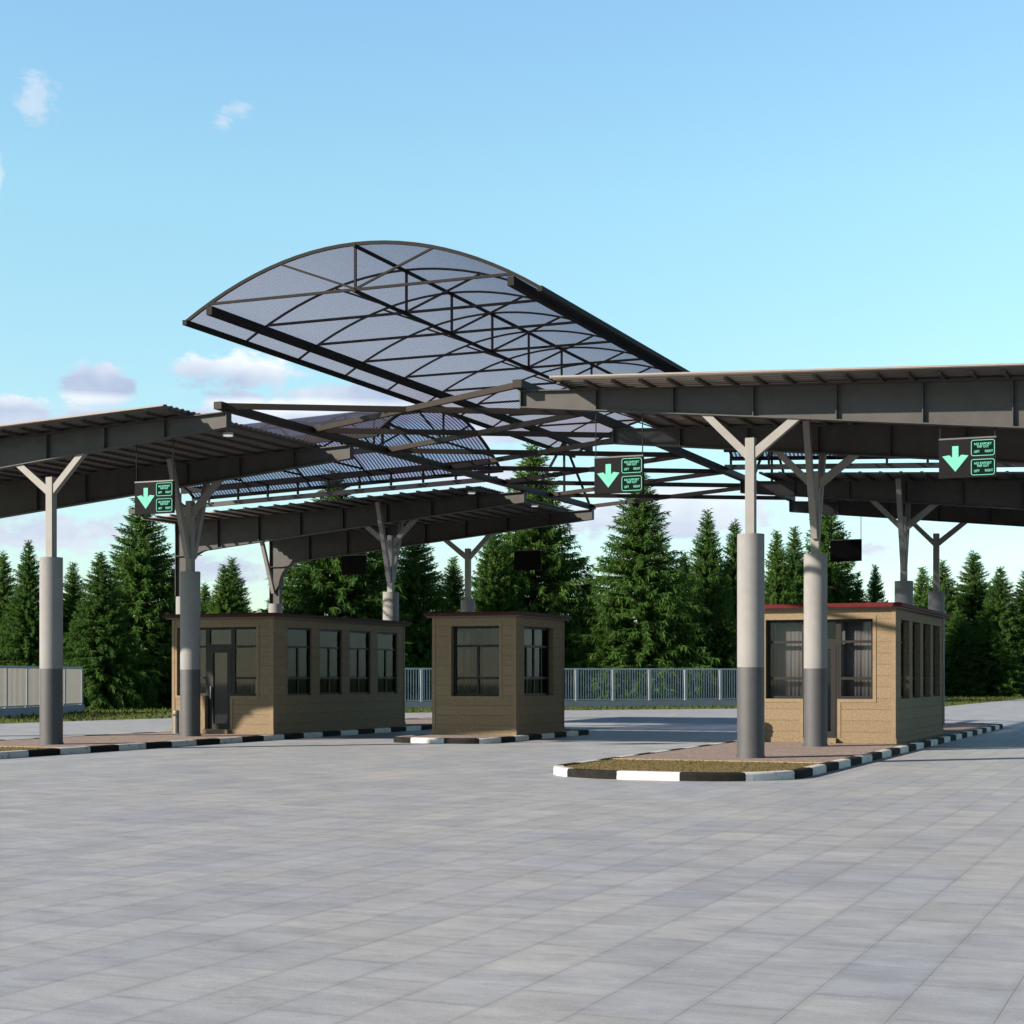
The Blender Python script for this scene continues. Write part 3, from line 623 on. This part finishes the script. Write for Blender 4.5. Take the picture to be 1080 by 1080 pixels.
def kiosk(x0,x1,y0,y1,label,front,sides,back=(),sides_left=None,door=None,frame_depth=0.20,roof_ov=0.17):
    root=empty('kiosk',((x0+x1)/2,y0,0.118),label,'kiosk','sandstone control kiosks')
    T=0.28; zf=0.118; zw=3.04
    sides_left=sides if sides_left is None else sides_left
    wl=MB()
    for a,b,z,zz in wall_panels(x0,x1,zf,zw,front): wl.box(a,b,y0,y0+T,z,zz)
    for a,b,z,zz in wall_panels(x0,x1,zf,zw,list(back)): wl.box(a,b,y1-T,y1,z,zz)
    for xx,sd in ((x0,sides_left),(x1-T,sides)):
        for a,b,z,zz in wall_panels(y0+T,y1-T,zf,zw,sd): wl.box(xx,xx+T,a,b,z,zz)
    part(wl,'wall',M_stone,root)
    ln=MB(); q=.012
    for a,b,z,zz in wall_panels(x0+T+q,x1-T-q,zf+.06,zw-.03,front): ln.box(a,b,y0+T+.001,y0+T+q,z,zz)
    for a,b,z,zz in wall_panels(x0+T+q,x1-T-q,zf+.06,zw-.03,list(back)): ln.box(a,b,y1-T-q,y1-T-.001,z,zz)
    for xx,xy,sd in ((x0+T+.001,x0+T+q,sides_left),(x1-T-q,x1-T-.001,sides)):
        for a,b,z,zz in wall_panels(y0+T,y1-T,zf+.06,zw-.03,sd): ln.box(xx,xy,a,b,z,zz)
    part(ln,'inner_lining',M_plaster,root)
    # raised corner and opening margins, plinth
    pl=MB(); 
    dl,dr=(door if door else (None,None))
    if door: pl.box(x0-.03,dl,y0-.03,y0,zf,zf+.12); pl.box(dr,x1+.03,y0-.03,y0,zf,zf+.12); pl.box(dl,dr,y0-.16,y0,zf,zf+.11)
    else: pl.box(x0-.03,x1+.03,y0-.03,y0,zf,zf+.12)
    pl.box(x0-.03,x0,y0,y1,zf,zf+.12); pl.box(x1,x1+.03,y0,y1,zf,zf+.12); pl.box(x0-.03,x1+.03,y1,y1+.03,zf,zf+.12)
    part(pl,'plinth',M_stone,root)
    e=0.012; w_=0.075
    for cx,cy,sx,sy in ((x0,y0,1,1),(x1,y0,-1,1),(x0,y1,1,-1),(x1,y1,-1,-1)):
        tr=MB(); tr.extr([(cx-sx*e,cy-sy*e),(cx+sx*w_,cy-sy*e),(cx+sx*w_,cy),(cx,cy),(cx,cy+sy*w_),(cx-sx*e,cy+sy*w_)],'z',zf+.122,zw-.002); part(tr,'corner_trim',M_trim,root)
    tr=MB(); A_,B_=min(o[0] for o in front),max(o[1] for o in front); ya=y0-e; Z=ZS-w_
    def fr_(pts): tr.extr(pts,'y',ya,y0)
    zl=zf+.122
    fr_([(A_-w_,Z),(A_,Z),(A_,ZTOP),(B_,ZTOP),(B_,Z),(B_+w_,Z),(B_+w_,ZTOP+w_),(A_-w_,ZTOP+w_)])
    if door:
        fr_([(A_,Z),(dl-w_,Z),(dl-w_,zl),(dl,zl),(dl,ZS),(A_,ZS)]); fr_([(B_,Z),(B_,ZS),(dr,ZS),(dr,zl),(dr+w_,zl),(dr+w_,Z)])
    else: fr_([(A_,Z),(B_,Z),(B_,ZS),(A_,ZS)])
    part(tr,'opening_surround',M_trim,root)
    inn=MB(); i=T+0.002
    inn.box(x0+i,x1-i,y0+i,y1-i,zf+.001,zf+.06); part(inn,'floor',M_floor_in,root)
    ce=MB(); ce.box(x0+i,x1-i,y0+i,y1-i,zw-.03,zw-.001); part(ce,'ceiling',M_plaster,root)
    rf=MB(); ov=roof_ov; rf.box(x0-ov+.05,x1+ov-.05,y0-ov+.05,y1+ov-.05,zw,zw+.05); rfo=part(rf,'roof',M_rooftop,root)
    fa=MB(); q=0.03
    pr=[(0,0.05),(0,0.11),(0.02,0.135),(0.08,0.145),(0.10,0.14),(0.10,0.05)]
    cs=[(x0-ov,y0-ov,1,1),(x1+ov,y0-ov,-1,1),(x1+ov,y1+ov,-1,-1),(x0-ov,y1+ov,1,-1)]; vs=[]
    for cx,cy,sx,sy in cs:
        for a,z in pr: vs.append((cx+sx*a,cy+sy*a,zw+z-0.02))
    m=len(pr); fs=[]
    for k in range(4):
        for a in range(m): fs.append((k*m+a,k*m+(a+1)%m,((k+1)%4)*m+(a+1)%m,((k+1)%4)*m+a))
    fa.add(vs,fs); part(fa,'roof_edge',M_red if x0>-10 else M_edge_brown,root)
    tp=MB(); tp.box(x0-ov+.10,x1+ov-.10,y0-ov+.10,y1+ov-.10,zw+.05,zw+.11); part(tp,'roof_deck',M_rooftop,root)
    return root
ZS,ZR,ZTR,ZTOP=1.08,1.53,2.33,2.82
def door_kiosk(dx,label,y1):
    x0,x1=-9.30+dx,-6.32+dx; y0=36.5
    a0,a1,dl,dr=-9.19+dx+.03,-6.80+dx,-8.32+dx,-7.57+dx
    front=[(a0,dl,ZS,ZTOP),(dl,dr,0.118+.11,ZTOP),(dr,a1,ZS,ZTOP)]
    sd=[]; y=37.22; pitch=(y1-0.45-37.22+0.42)/4
    for k in range(4): sd.append((y+k*pitch,y+k*pitch+pitch-0.42,ZS,ZTOP))
    bk=[(x0+.75,x1-.75,ZS,ZTOP)]
    root=kiosk(x0,x1,y0,y1,label,front,sd,bk,door=(dl,dr),sides_left=[sd[1]] if dx else [])
    yy=y0+0.13
    window(root,'y',yy,a0,dl-.0,ZS,ZTOP,1,rails=(ZR,ZTR)); window(root,'y',yy,dr+.0,a1,ZS,ZTOP,1,rails=(ZR,ZTR))
    # door with a transom light
    window(root,'y',yy+.002,dl,dr,ZTR+.0,ZTOP-.001,1,name='transom_window')
    dm=MB(); t=0.075; zb_=0.118+.11
    f=window(root,'y',yy-.004,dl+.0,dr-.0,zb_,ZTR-.001,1,rails=(),thick=0.055,name='door_frame')
    lf=MB(); A,B=dl+.056,dr-.056; Z0,Z1=zb_+.002,ZTR-.058
    for a,b,z,zz in ((A,A+.11,Z0,Z1),(B-.11,B,Z0,Z1),(A+.11,B-.11,Z0,Z0+.14),(A+.11,B-.11,Z1-.10,Z1)): lf.box(a,b,yy-.012,yy+.045,z,zz)
    df=part(lf,'door',M_frame,root)
    h=MB(); h.bar((A+.055,yy-.05,1.0),(A+.055,yy-.05,1.32),0.022,0.022); h.bar((A+.055,yy-.05,1.02),(A+.055,yy-.012,1.02),0.02); h.bar((A+.055,yy-.05,1.30),(A+.055,yy-.012,1.30),0.02)
    hh=part(h,'handle',M_bin,root); hh.parent=df
    for (a,b,c,d_) in sd:
        window(root,'x',x1-(.05 if dx else .13),a,b,c,d_,-1,mull=((((a+b)/2),ZS+.06,ZTR),),rails=(ZR,ZTR),thick=0.05)
    if dx: window(root,'x',x0+.13,sd[1][0],sd[1][1],ZS,ZTOP,1,rails=(ZR,ZTR),thick=0.05)
    window(root,'y',y1-.13,bk[0][0],bk[0][1],ZS,ZTOP,-1,mull=(((x0+x1)/2,ZS+.06,ZTOP-.06),),rails=(ZR,ZTR))
    if dx==0:  # added pale sheets behind the front panes, imitating reflections and the lit room
        for a,b in ((a0+.03,dl-.03),(dr+.03,a1-.03)):
            c=MB(); n=60; vs=[]
            for k in range(n+1):
                xx=a+(b-a)*k/n; yv=y0+.36+.006*math.sin(k*.9)+.004*math.sin(k*.37); vs+=[(xx,yv,ZS-.05),(xx,yv,ZTOP+.02),(xx,yv+.004,ZS-.05),(xx,yv+.004,ZTOP+.02)]
            fs=[]
            for k in range(n): o=4*k; fs+=[(o,o+4,o+5,o+1),(o+2,o+3,o+7,o+6),(o+1,o+5,o+7,o+3),(o,o+2,o+6,o+4)]
            c.add(vs,fs); part(c,'pane_reflection',M_pane_reflection,root,smooth=True)
    # desk inside
    t=empty('desk',((x0+x1)/2,y0+3.2,0.178),'plain desk inside the '+('right' if dx==0 else 'left')+' kiosk','desk','desks inside the kiosks')
    p=MB(); p.box(x1-1.05,x1-.34,y0+2.2,y0+5.2,0.86,0.90); part(p,'desk_top',M_plaster,t)
    for yv in (y0+2.25,y0+5.1): p=MB(); p.box(x1-1.0,x1-.36,yv,yv+.04,0.178,0.859); part(p,'side_panel',M_plaster,t)
    return root
door_kiosk(0,'sunlit sandstone kiosk on the right island with a dark red roof edge',43.35)
door_kiosk(-15.42,'long shaded sandstone kiosk at the left with a glazed door and four side windows',43.9)
# middle kiosk
x0,x1,y0,y1=-18.03,-15.78,38.0,41.3
fr=[(-17.52,-16.22,ZS,ZTOP)]; sd=[(38.55,40.55,ZS,ZTOP)]
root=kiosk(x0,x1,y0,y1,'small square sandstone kiosk in shade on the middle island',fr,sd,[(-17.4,-16.4,ZS,ZTOP)])
window(root,'y',y0+.14,-17.52,-16.22,ZS,ZTOP,1,mull=((-16.86,ZS+.06,ZTR),),rails=(ZR,ZTR))
window(root,'y',y1-.14,-17.4,-16.4,ZS,ZTOP,-1,mull=((-16.9,ZS+.06,ZTR),),rails=(ZR,ZTR))
for xx,inw in ((x1-.13,-1),(x0+.13,1)): window(root,'x',xx,38.55,40.55,ZS,ZTOP,inw,mull=((39.55,ZS+.06,ZTOP-.06),(39.05,ZS+.06,ZTR),(40.05,ZS+.06,ZTR)),rails=(ZR,ZTR),thick=0.06)

# bins
for bx_,by_,lab in ((-24.42,36.22,'small round metal bin against the front wall of the left kiosk'),(-9.40,36.22,'small round metal bin by the right kiosk, hidden behind the thick near column')):
    root=empty('litter_bin',(bx_,by_,0.118),lab,'bin','litter bins by the kiosks')
    p=MB(); p.cyl(bx_,by_,0.118,0.64,0.078,24); p.cyl(bx_,by_,0.118,0.14,0.085,24); part(p,'body',M_bin,root,smooth=True)
    p=MB(); n=24; vs=[]; 
    for k in range(5):
        a=PI/2*k/5; p.cyl(bx_,by_,0.66+0.06*math.sin(a),0.66+0.06*math.sin(PI/2*(k+1)/5),0.082*math.cos(a),24,0.082*math.cos(PI/2*(k+1)/5)+.001)
    p.cyl(bx_,by_,0.64,0.66,0.082,24); part(p,'lid',M_bin,root,smooth=True)
    p=MB(); p.box(bx_-.045,bx_+.045,by_-.081,by_-.05,0.56,0.61); part(p,'slot',M_binhole,root)

# ------------------------------------------------------------------ hanging signs
def text_mesh(txt,size,x,y,z,root,m,parent,facing=1,xscale=1.0):
    cu=bpy.data.curves.new('lettering','FONT'); cu.body=txt; cu.size=size; cu.align_x='CENTER'; cu.align_y='CENTER'; cu.extrude=0.0015; cu.offset=size*0.012
    ob=bpy.data.objects.new('tmp',cu); COL.objects.link(ob); dg=bpy.context.evaluated_depsgraph_get(); dg.update()
    me=bpy.data.meshes.new_from_object(ob.evaluated_get(dg)); bpy.data.objects.remove(ob)
    me.transform(Matrix.Translation((x,y,z))@Matrix.Rotation(PI/2,4,'X')@Matrix.Diagonal((xscale,1,1,1)))
    me.transform(Matrix.Translation(-Vector(root.location))); me.materials.clear(); me.materials.append(m)
    o=bpy.data.objects.new('lettering',me); COL.objects.link(o); o.parent=parent; return o
def rr_ring(x0,x1,z0,z1,r,t,n=5):
    def lp(x0,x1,z0,z1,r):
        o=[]
        for cx,cz,a0 in ((x1-r,z0+r,-90),(x1-r,z1-r,0),(x0+r,z1-r,90),(x0+r,z0+r,180)):
            for k in range(n+1): a=math.radians(a0+90*k/n); o.append((cx+r*math.cos(a),cz+r*math.sin(a)))
        return o
    return lp(x0,x1,z0,z1,r),lp(x0+t,x1-t,z0+t,z1-t,max(r-t,.003))
def sign(xc,Y,label,front,ztop,xw=0.95,zc0=4.96,zc1=5.615):
    root=empty('hanging_sign',(xc,Y,zc0),label,'sign','signs hung under the canopy beams')
    x0,x1=xc-xw/2,xc+xw/2; d=0.035
    p=MB(); p.box(x0,x1,Y-d,Y+d,zc0,zc1); part(p,'panel',[M_sign if front else M_signback],root,bevel=0.004)
    p=MB(); p.box(x0,x1,Y-d-.006,Y+d+.006,zc1+.002,zc1+.028); part(p,'top_rail',M_signrim,root)
    for xx in (x0+.02,x1-.02): p=MB(); p.cyl(xx,Y,zc1+.028,ztop,0.011,8); part(p,'rod',M_truss,root)
    if not front: 
        # the lit face looks the other way
        pass
    f=-1 if front else 1; yf=Y+f*(d+.001)
    sx=1 if front else -1
    def XX(u): return xc+sx*(u-0.5)*xw
    def ZZ(v): return zc0+v*(zc1-zc0)
    arrow=[(.235,.83),(.34,.83),(.34,.50),(.40,.565),(.52,.575),(.29,.165),(.055,.575),(.175,.565),(.235,.50)]
    # two convex pieces: shaft and head
    p=MB(); pts=[(XX(a),ZZ(b)) for a,b in ((.235,.83),(.345,.83),(.345,.42),(.235,.42))]; p.extr(pts,'y',yf,yf+f*.004)
    hd=[(.06,.575),(.185,.60),(.235,.53),(.345,.53),(.395,.60),(.52,.575),(.29,.165)]
    c=(.29,.40)
    for a,b_ in zip(hd,hd[1:]+hd[:1]):
        if a==(.235,.53): continue
        p.extr([(XX(a[0]),ZZ(a[1])),(XX(b_[0]),ZZ(b_[1])),(XX(c[0]),ZZ(c[1]))],'y',yf,yf+f*.0035)
    part(p,'arrow',M_mint,root)
    for v0,v1 in ((.55,.965),(.05,.465)):
        a,b_=sorted((XX(.565),XX(.975))); o,i=rr_ring(a,b_,ZZ(v0),ZZ(v1),0.04,0.010)
        bgp=MB(); bgp.extr(o,'y',yf,yf+f*.0015); nb=part(bgp,'notice_plate',M_greenbg,root)
        rg=MB(); n=len(o)
        for k in range(n):
            k2=(k+1)%n; rg.extr([o[k],o[k2],i[k2],i[k]],'y',yf+f*.0017,yf+f*.005)
        ob=part(rg,'border',M_mint,root); ob.parent=nb
        if front:
            zc=lambda t:ZZ(v0+(v1-v0)*t)
            text_mesh('NO EXPORT',0.056,XX(.77),yf-.003,zc(.735),root,M_mint,nb,xscale=.92)
            text_mesh('TRIP OUT',0.052,XX(.77),yf-.003,zc(.565),root,M_mint,nb,xscale=.88)
            text_mesh('LEFT',0.058,XX(.665),yf-.003,zc(.26),root,M_mint,nb,xscale=.78)
            text_mesh('RIGHT',0.058,XX(.875),yf-.003,zc(.27),root,M_mint,nb,xscale=.78)
sign(-20.35,29.4,'dark sign with a mint down arrow, leftmost of the three lit signs',True,6.52)
sign(-10.14,29.4,'dark sign with a mint down arrow hanging just left of the pale near column',True,6.46)
sign(-3.87,29.4,'dark sign with a mint down arrow at the right edge under the front right beam',True,5.86)
def bk(u): pass
sign(-27.28,51.2,'black back of a hanging sign seen above the left kiosk roof',False,6.0,zc0=5.07,zc1=5.72)
sign(-20.83,51.2,'black back of a hanging sign right of the middle column, above the middle kiosk',False,6.6,zc0=5.06,zc1=5.70)
sign(-10.35,51.2,'black back of a hanging sign above the right kiosk roof',False,6.5,zc0=5.08,zc1=5.72)

# ceiling lamps
for (lx,ly,lab) in ((-18.95,30.0,'round white lamp under the tip of the front left canopy'),(-19.6,43.9,'round white lamp under the front edge of the rear left canopy'),
                    (-19.3,48.0,'round white lamp near the tip of the rear left canopy')):
    xp=abs(lx-XC); z=zt(max(xp,4.2))
    if lx>-19.2: z=6.60
    else: z=6.82
    r=empty('ceiling_lamp',(lx,ly,z),lab,'lamp','round lamps under the canopies')
    p=MB(); p.cyl(lx,ly,z,z+.05,0.115,20); part(p,'casing',M_lampcase,r); p=MB(); p.cyl(lx,ly,z-.02,z-.001,0.10,20); part(p,'diffuser',M_lamp,r)
    p=MB(); p.cyl(lx,ly,z+.05,zt(max(xp,3.3))+0.05 ,0.02,8); part(p,'stem',M_truss,r)

# ------------------------------------------------------------------ fences
def fence(p0,p1,npan,label,ztop,zbase,zbot,bars,M_bar,bw=0.03):
    P0,P1=Vector((*p0,0)),Vector((*p1,0)); root=empty('fence',p0+(zbot,),label,'fence','grey railings at the edge of the paving')
    D=(P1-P0); Lg=D.length; D.normalize()
    at=lambda s,z:(P0.x+D.x*s,P0.y+D.y*s,z)
    p=MB(); p.bar(at(-.1,(zbase+zbot)/2),at(Lg+.1,(zbase+zbot)/2),0.24,zbase-zbot); part(p,'base_wall',M_fbase,root)
    p=MB(); p.bar(at(-.05,ztop-.04),at(Lg+.05,ztop-.04),0.07,0.08); part(p,'top_rail',M_fence,root)
    p=MB(); p.bar(at(0,zbase+.05),at(Lg,zbase+.05),0.04,0.05); part(p,'bottom_rail',M_fence,root)
    pl=Lg/npan
    for k in range(npan+1):
        p=MB(); p.bar(at(k*pl,zbase),at(k*pl,ztop-.081),0.13,0.12,up=tuple(D)); part(p,'post',M_fence,root)
        if k<npan:
            q=MB()
            for j in range(bars):
                s_=k*pl+pl*(j+1)/(bars+1); q.bar(at(s_,zbase+.075),at(s_,ztop-.081),bw,bw*1.4,up=tuple(D))
            part(q,'railing_bars',M_bar,root)
fence((-42.3,48.9),(-46.0,60.9),6,'short pale railing at the left edge in front of the spruces',1.99,0.33,-0.02,16,M_fence_w,0.045)
fence((-41.8,68.6),(-19.4,89.7),15,'long grey railing behind the middle and right kiosks',1.98,0.33,-0.02,14,M_fence,0.032)

# ------------------------------------------------------------------ trees
import numpy as np
def spruce_meshes(seed,H=12.0,R=3.0,kind=0):
    rng=np.random.RandomState(seed); V=[];
    z=0.5 if kind!=2 else 0.9
    A=[];B=[];Wd=[];
    def spray(p,dirv,L,w):
        A.append(p); B.append(p+dirv*L); Wd.append(w)
    lump=[(rng.uniform(0,2*PI),rng.uniform(1,H*.8),rng.uniform(.5,1.1),rng.uniform(-.22,.22)) for _ in range(14)]
    while z<H-0.12:
        t=z/H; prof=(1-t)**0.97*(1.0 if t>0.12 else 0.84+1.3*t)
        nb=int(10+7*(1-t)); ph=rng.uniform(0,2*PI)
        for k in range(nb):
            a=ph+2*PI*k/nb+rng.uniform(-.3,.3); zj=z+rng.uniform(-.32,.32)
            lf=1.0+sum(am*math.exp(-((zj-zl)/wl)**2)*max(0,math.cos(a-al))**2 for al,zl,wl,am in lump)
            L=R*prof*rng.uniform(0.62,1.08)*lf+0.08
            up=0.55*t-0.06+rng.uniform(-.12,.12); droop=0.60*(1-t)+0.10
            n=max(2,int(L/0.060)); ca,sa=math.cos(a),math.sin(a)
            for j in range(n):
                f=(j+rng.rand())/n
                if f<0.22 and L>1.2: continue
                r=L*f; zz=zj+up*r-droop*r*r/(R*1.7)+0.35*droop*L*max(0,f-.7)
                p=np.array([ca*r,sa*r,zz]); wid=(0.14+0.34*(1-f))*min(1,L/1.4)
                for sd in (-1,1):
                    side=rng.uniform(0.35,1.1)*sd
                    dv=np.array([ca-sa*side,sa+ca*side,-0.15-rng.uniform(0.0,1.0)*(0.35+0.75*(1-t))])
                    dv/=np.linalg.norm(dv); spray(p,dv,0.8*wid*rng.uniform(.6,1.3)+.09,rng.uniform(.015,.029))
                for _q in range(2):
                    dv=np.array([ca*.3+rng.uniform(-.35,.35),sa*.3+rng.uniform(-.35,.35),-1.0]); dv/=np.linalg.norm(dv); spray(p,dv,(0.16+0.46*(1-t))*rng.uniform(.4,1.2),rng.uniform(.014,.026))
            r=L; zz=zj+up*r-droop*r*r/(R*1.7)+0.35*droop*L*0.3
            p=np.array([ca*r*.96,sa*r*.96,zz]); spray(p,np.array([ca,sa,0.25]),0.20,0.035)
        z+=rng.uniform(0.10,0.17)
    for j in range(26):
        zz=H-1.0+1.1*j/26; a=rng.uniform(0,6.28); dv=np.array([math.cos(a)*.8,math.sin(a)*.8,.5]); spray(np.array([0,0,zz]),dv/np.linalg.norm(dv),0.10+.22*(1-j/26),.04)
    A=np.array(A);B=np.array(B);W=np.array(Wd)[:,None]
    d=B-A; rnd=rng.normal(size=d.shape); n=np.cross(d,rnd); n/=np.linalg.norm(n,axis=1)[:,None]+1e-9
    M1=A+d*0.35+n*W; M2=A+d*0.35-n*W
    vs=np.stack([A,M1,B,M2],1).reshape(-1,3); N=len(A); idx=np.arange(N*4).reshape(-1,4)
    me=bpy.data.meshes.new('spruce_crown'); me.vertices.add(N*4); me.vertices.foreach_set('co',vs.ravel().astype('f'))
    me.loops.add(N*4); me.loops.foreach_set('vertex_index',idx.ravel().astype('i')); me.polygons.add(N)
    me.polygons.foreach_set('loop_start',(np.arange(N)*4).astype('i')); me.polygons.foreach_set('loop_total',np.full(N,4,'i'))
    me.update(); me.validate(); me.materials.append(M_needle)
    t=MB(); t.cyl(0,0,-0.05,H*0.97,0.19,10,0.015)
    rr=random.Random(seed)
    for k in range(40):
        z0=rr.uniform(.8,H*.85); a=rr.uniform(0,6.28); L=R*(1-z0/H)*.7; t.bar((0,0,z0),(math.cos(a)*L,math.sin(a)*L,z0-.12*L),0.045)
    tr=t.build('spruce_trunk_proto',M_bark); tm=tr.data; bpy.data.objects.remove(tr)
    print('spruce faces',N)
    return me,tm
protos=[spruce_meshes(1),spruce_meshes(2),spruce_meshes(5,kind=2),spruce_meshes(9)]
fwx,fwy=-math.sin(math.radians(22.68)),math.cos(math.radians(22.68)); rx,ry=math.cos(math.radians(22.68)),math.sin(math.radians(22.68))
def tree(u,vtop,hw,D,label,k,base=-0.02,wx=1.0):
    kk=(u-540)/1771; x,y=(fwx+kk*rx)*D,(fwy+kk*ry)*D; H=1.58+(713-vtop)*D/1771+0.1
    Rr=hw*1.22*D/1771; cm,tm=protos[k%4]
    r=empty('spruce_tree',(x,y,base),label,'tree','spruces beyond the railings'); r.rotation_euler=(0,0,(u*1.7+k)%6.28)
    c=bpy.data.objects.new('crown',cm); COL.objects.link(c); c.parent=r; t=bpy.data.objects.new('trunk',tm); COL.objects.link(t); t.parent=r
    s=Rr/2.85
    r.scale=(s,s,H/12.0)
T=[(3,583,40,90,'spruce cut by the left edge of the picture'),
(30,573,42,87,'narrow spruce second from the left edge, over the pale railing'),
(77,596,40,92,'spruce just right of the leftmost column'),
(106,585,50,81,'spruce with a bare trunk foot on the lawn, left of the big dark spruce'),
(150,520,74,86,'big dark spruce behind the leftmost lit sign'),
(188,600,48,90,'spruce between the big dark spruce and the left kiosk'),
(236,598,40,94,'left one of the twin-topped spruces above the left kiosk roof'),
(245,590,42,97,'right one of the twin-topped spruces above the left kiosk roof'),
(216,616,34,99,'small spruce left of the twin-topped pair'),
(286,634,30,100,'small spruce behind the second haunched post'),
(352,500,98,92,'very wide spruce whose top shows above the rear left canopy'),
(400,560,50,99,'spruce behind the branched column at the end of the left kiosk'),
(437,548,62,95,'dark spruce between the left and middle kiosks'),
(478,590,44,101,'spruce just behind the slim column over the middle kiosk'),
(520,555,50,99,'spruce left of the tallest spruce, behind the middle kiosk'),
(562,468,86,102,'tallest spruce, rising behind the middle kiosk through the roof bracing'),
(622,605,42,104,'spruce in the gap right of the middle kiosk'),
(676,500,82,98,'big full spruce left of the near pale column'),
(722,585,40,104,'spruce tucked right of the big full spruce'),
(746,540,46,103,'narrow pointed spruce just left of the near pale column'),
(775,550,44,107,'narrow pointed spruce half hidden by the near pale column'),
(819,562,40,118,'spruce between the two front columns of the right island, left one'),
(838,558,44,124,'spruce between the two front columns of the right island, right one'),
(872,520,58,128,'tall spruce behind the black sign back at the right kiosk'),
(905,614,34,126,'low spruce above the middle of the right kiosk roof'),
(923,598,30,131,'small pointed spruce above the right kiosk roof'),
(973,600,40,138,'spruce just left of the farthest column'),
(994,592,42,142,'spruce just right of the farthest column'),
(1027,582,50,145,'tallest of the spruces right of the right kiosk'),
(1055,600,46,141,'second spruce from the right edge'),
(1082,604,44,146,'spruce cut by the right edge of the picture'),
(1010,645,44,135,'low spruce in front of the row beside the right kiosk'),
(60,640,44,98,'low spruce filling the gap behind the leftmost column'),
(128,650,40,95,'low spruce left of the big dark spruce'),
(312,640,50,99,'low spruce behind the front corner of the left kiosk'),
(600,655,48,106,'low spruce behind the right wall of the middle kiosk'),
(648,650,44,96,'low spruce at the left foot of the big full spruce'),
(700,640,48,97,'low spruce at the right foot of the big full spruce'),
(760,640,40,98,'low spruce behind the railing by the near pale column'),
(500,660,52,96,'low spruce behind the middle kiosk'),
(455,650,40,98,'low spruce behind the railing between two kiosks'),
(1042,655,44,133,'low spruce at the foot of the row near the right edge')]
for i,(u,v,hw,D,lab) in enumerate(T): tree(u,v,hw,D,lab,i)
# off-frame neighbours and rear rows so the wood goes on from other viewpoints
wood=random.Random(4)
for i in range(8):
    u=-330+ i*42
    tree(u,wood.uniform(560,620),wood.uniform(38,55),wood.uniform(84,100),'spruce of the row running on beyond the left edge',i)
for i in range(6):
    tree(1115+i*42,wood.uniform(575,615),wood.uniform(42,56),wood.uniform(138,155),'spruce of the row running on beyond the right edge',i+1)
for i in range(24):
    u=-20+i*47; tree(u,wood.uniform(640,662) if not 600<u<650 else 668,wood.uniform(34,46),wood.uniform(112,124) if u<800 else wood.uniform(150,165),'spruce in the shaded second row behind the front spruces',i+2)

# grass tufts on the lawn strips (one mass of blades)
rnd=random.Random(11); mb=MB()
def inpoly(x,y,pts):
    c=False; j=len(pts)-1
    for i in range(len(pts)):
        if (pts[i][1]>y)!=(pts[j][1]>y) and x<(pts[j][0]-pts[i][0])*(y-pts[i][1])/(pts[j][1]-pts[i][1])+pts[i][0]: c=not c
        j=i
    return c
cnt=0
while cnt<26000:
    u=rnd.uniform(-40,1120); dd=rnd.uniform(44,150); kk=(u-540)/1771; x,y=(fwx+kk*rx)*dd,(fwy+kk*ry)*dd
    if inpoly(x,y,pv): 
        if rnd.random()<0.98: continue
        continue
    cnt+=1; hh=rnd.uniform(0.06,0.16); a=rnd.uniform(0,PI); w=rnd.uniform(.03,.07)
    mb.add([(x-w*math.cos(a),y-w*math.sin(a),-.03),(x+w*math.cos(a),y+w*math.sin(a),-.03),(x+rnd.uniform(-.06,.06),y+rnd.uniform(-.06,.06),hh-.02)],[(0,1,2)])
me=bpy.data.meshes.new('grass'); me.from_pydata(mb.v,[],mb.f); me.materials.append(M_bladeg); o=bpy.data.objects.new('grass',me); COL.objects.link(o); o['kind']='stuff'
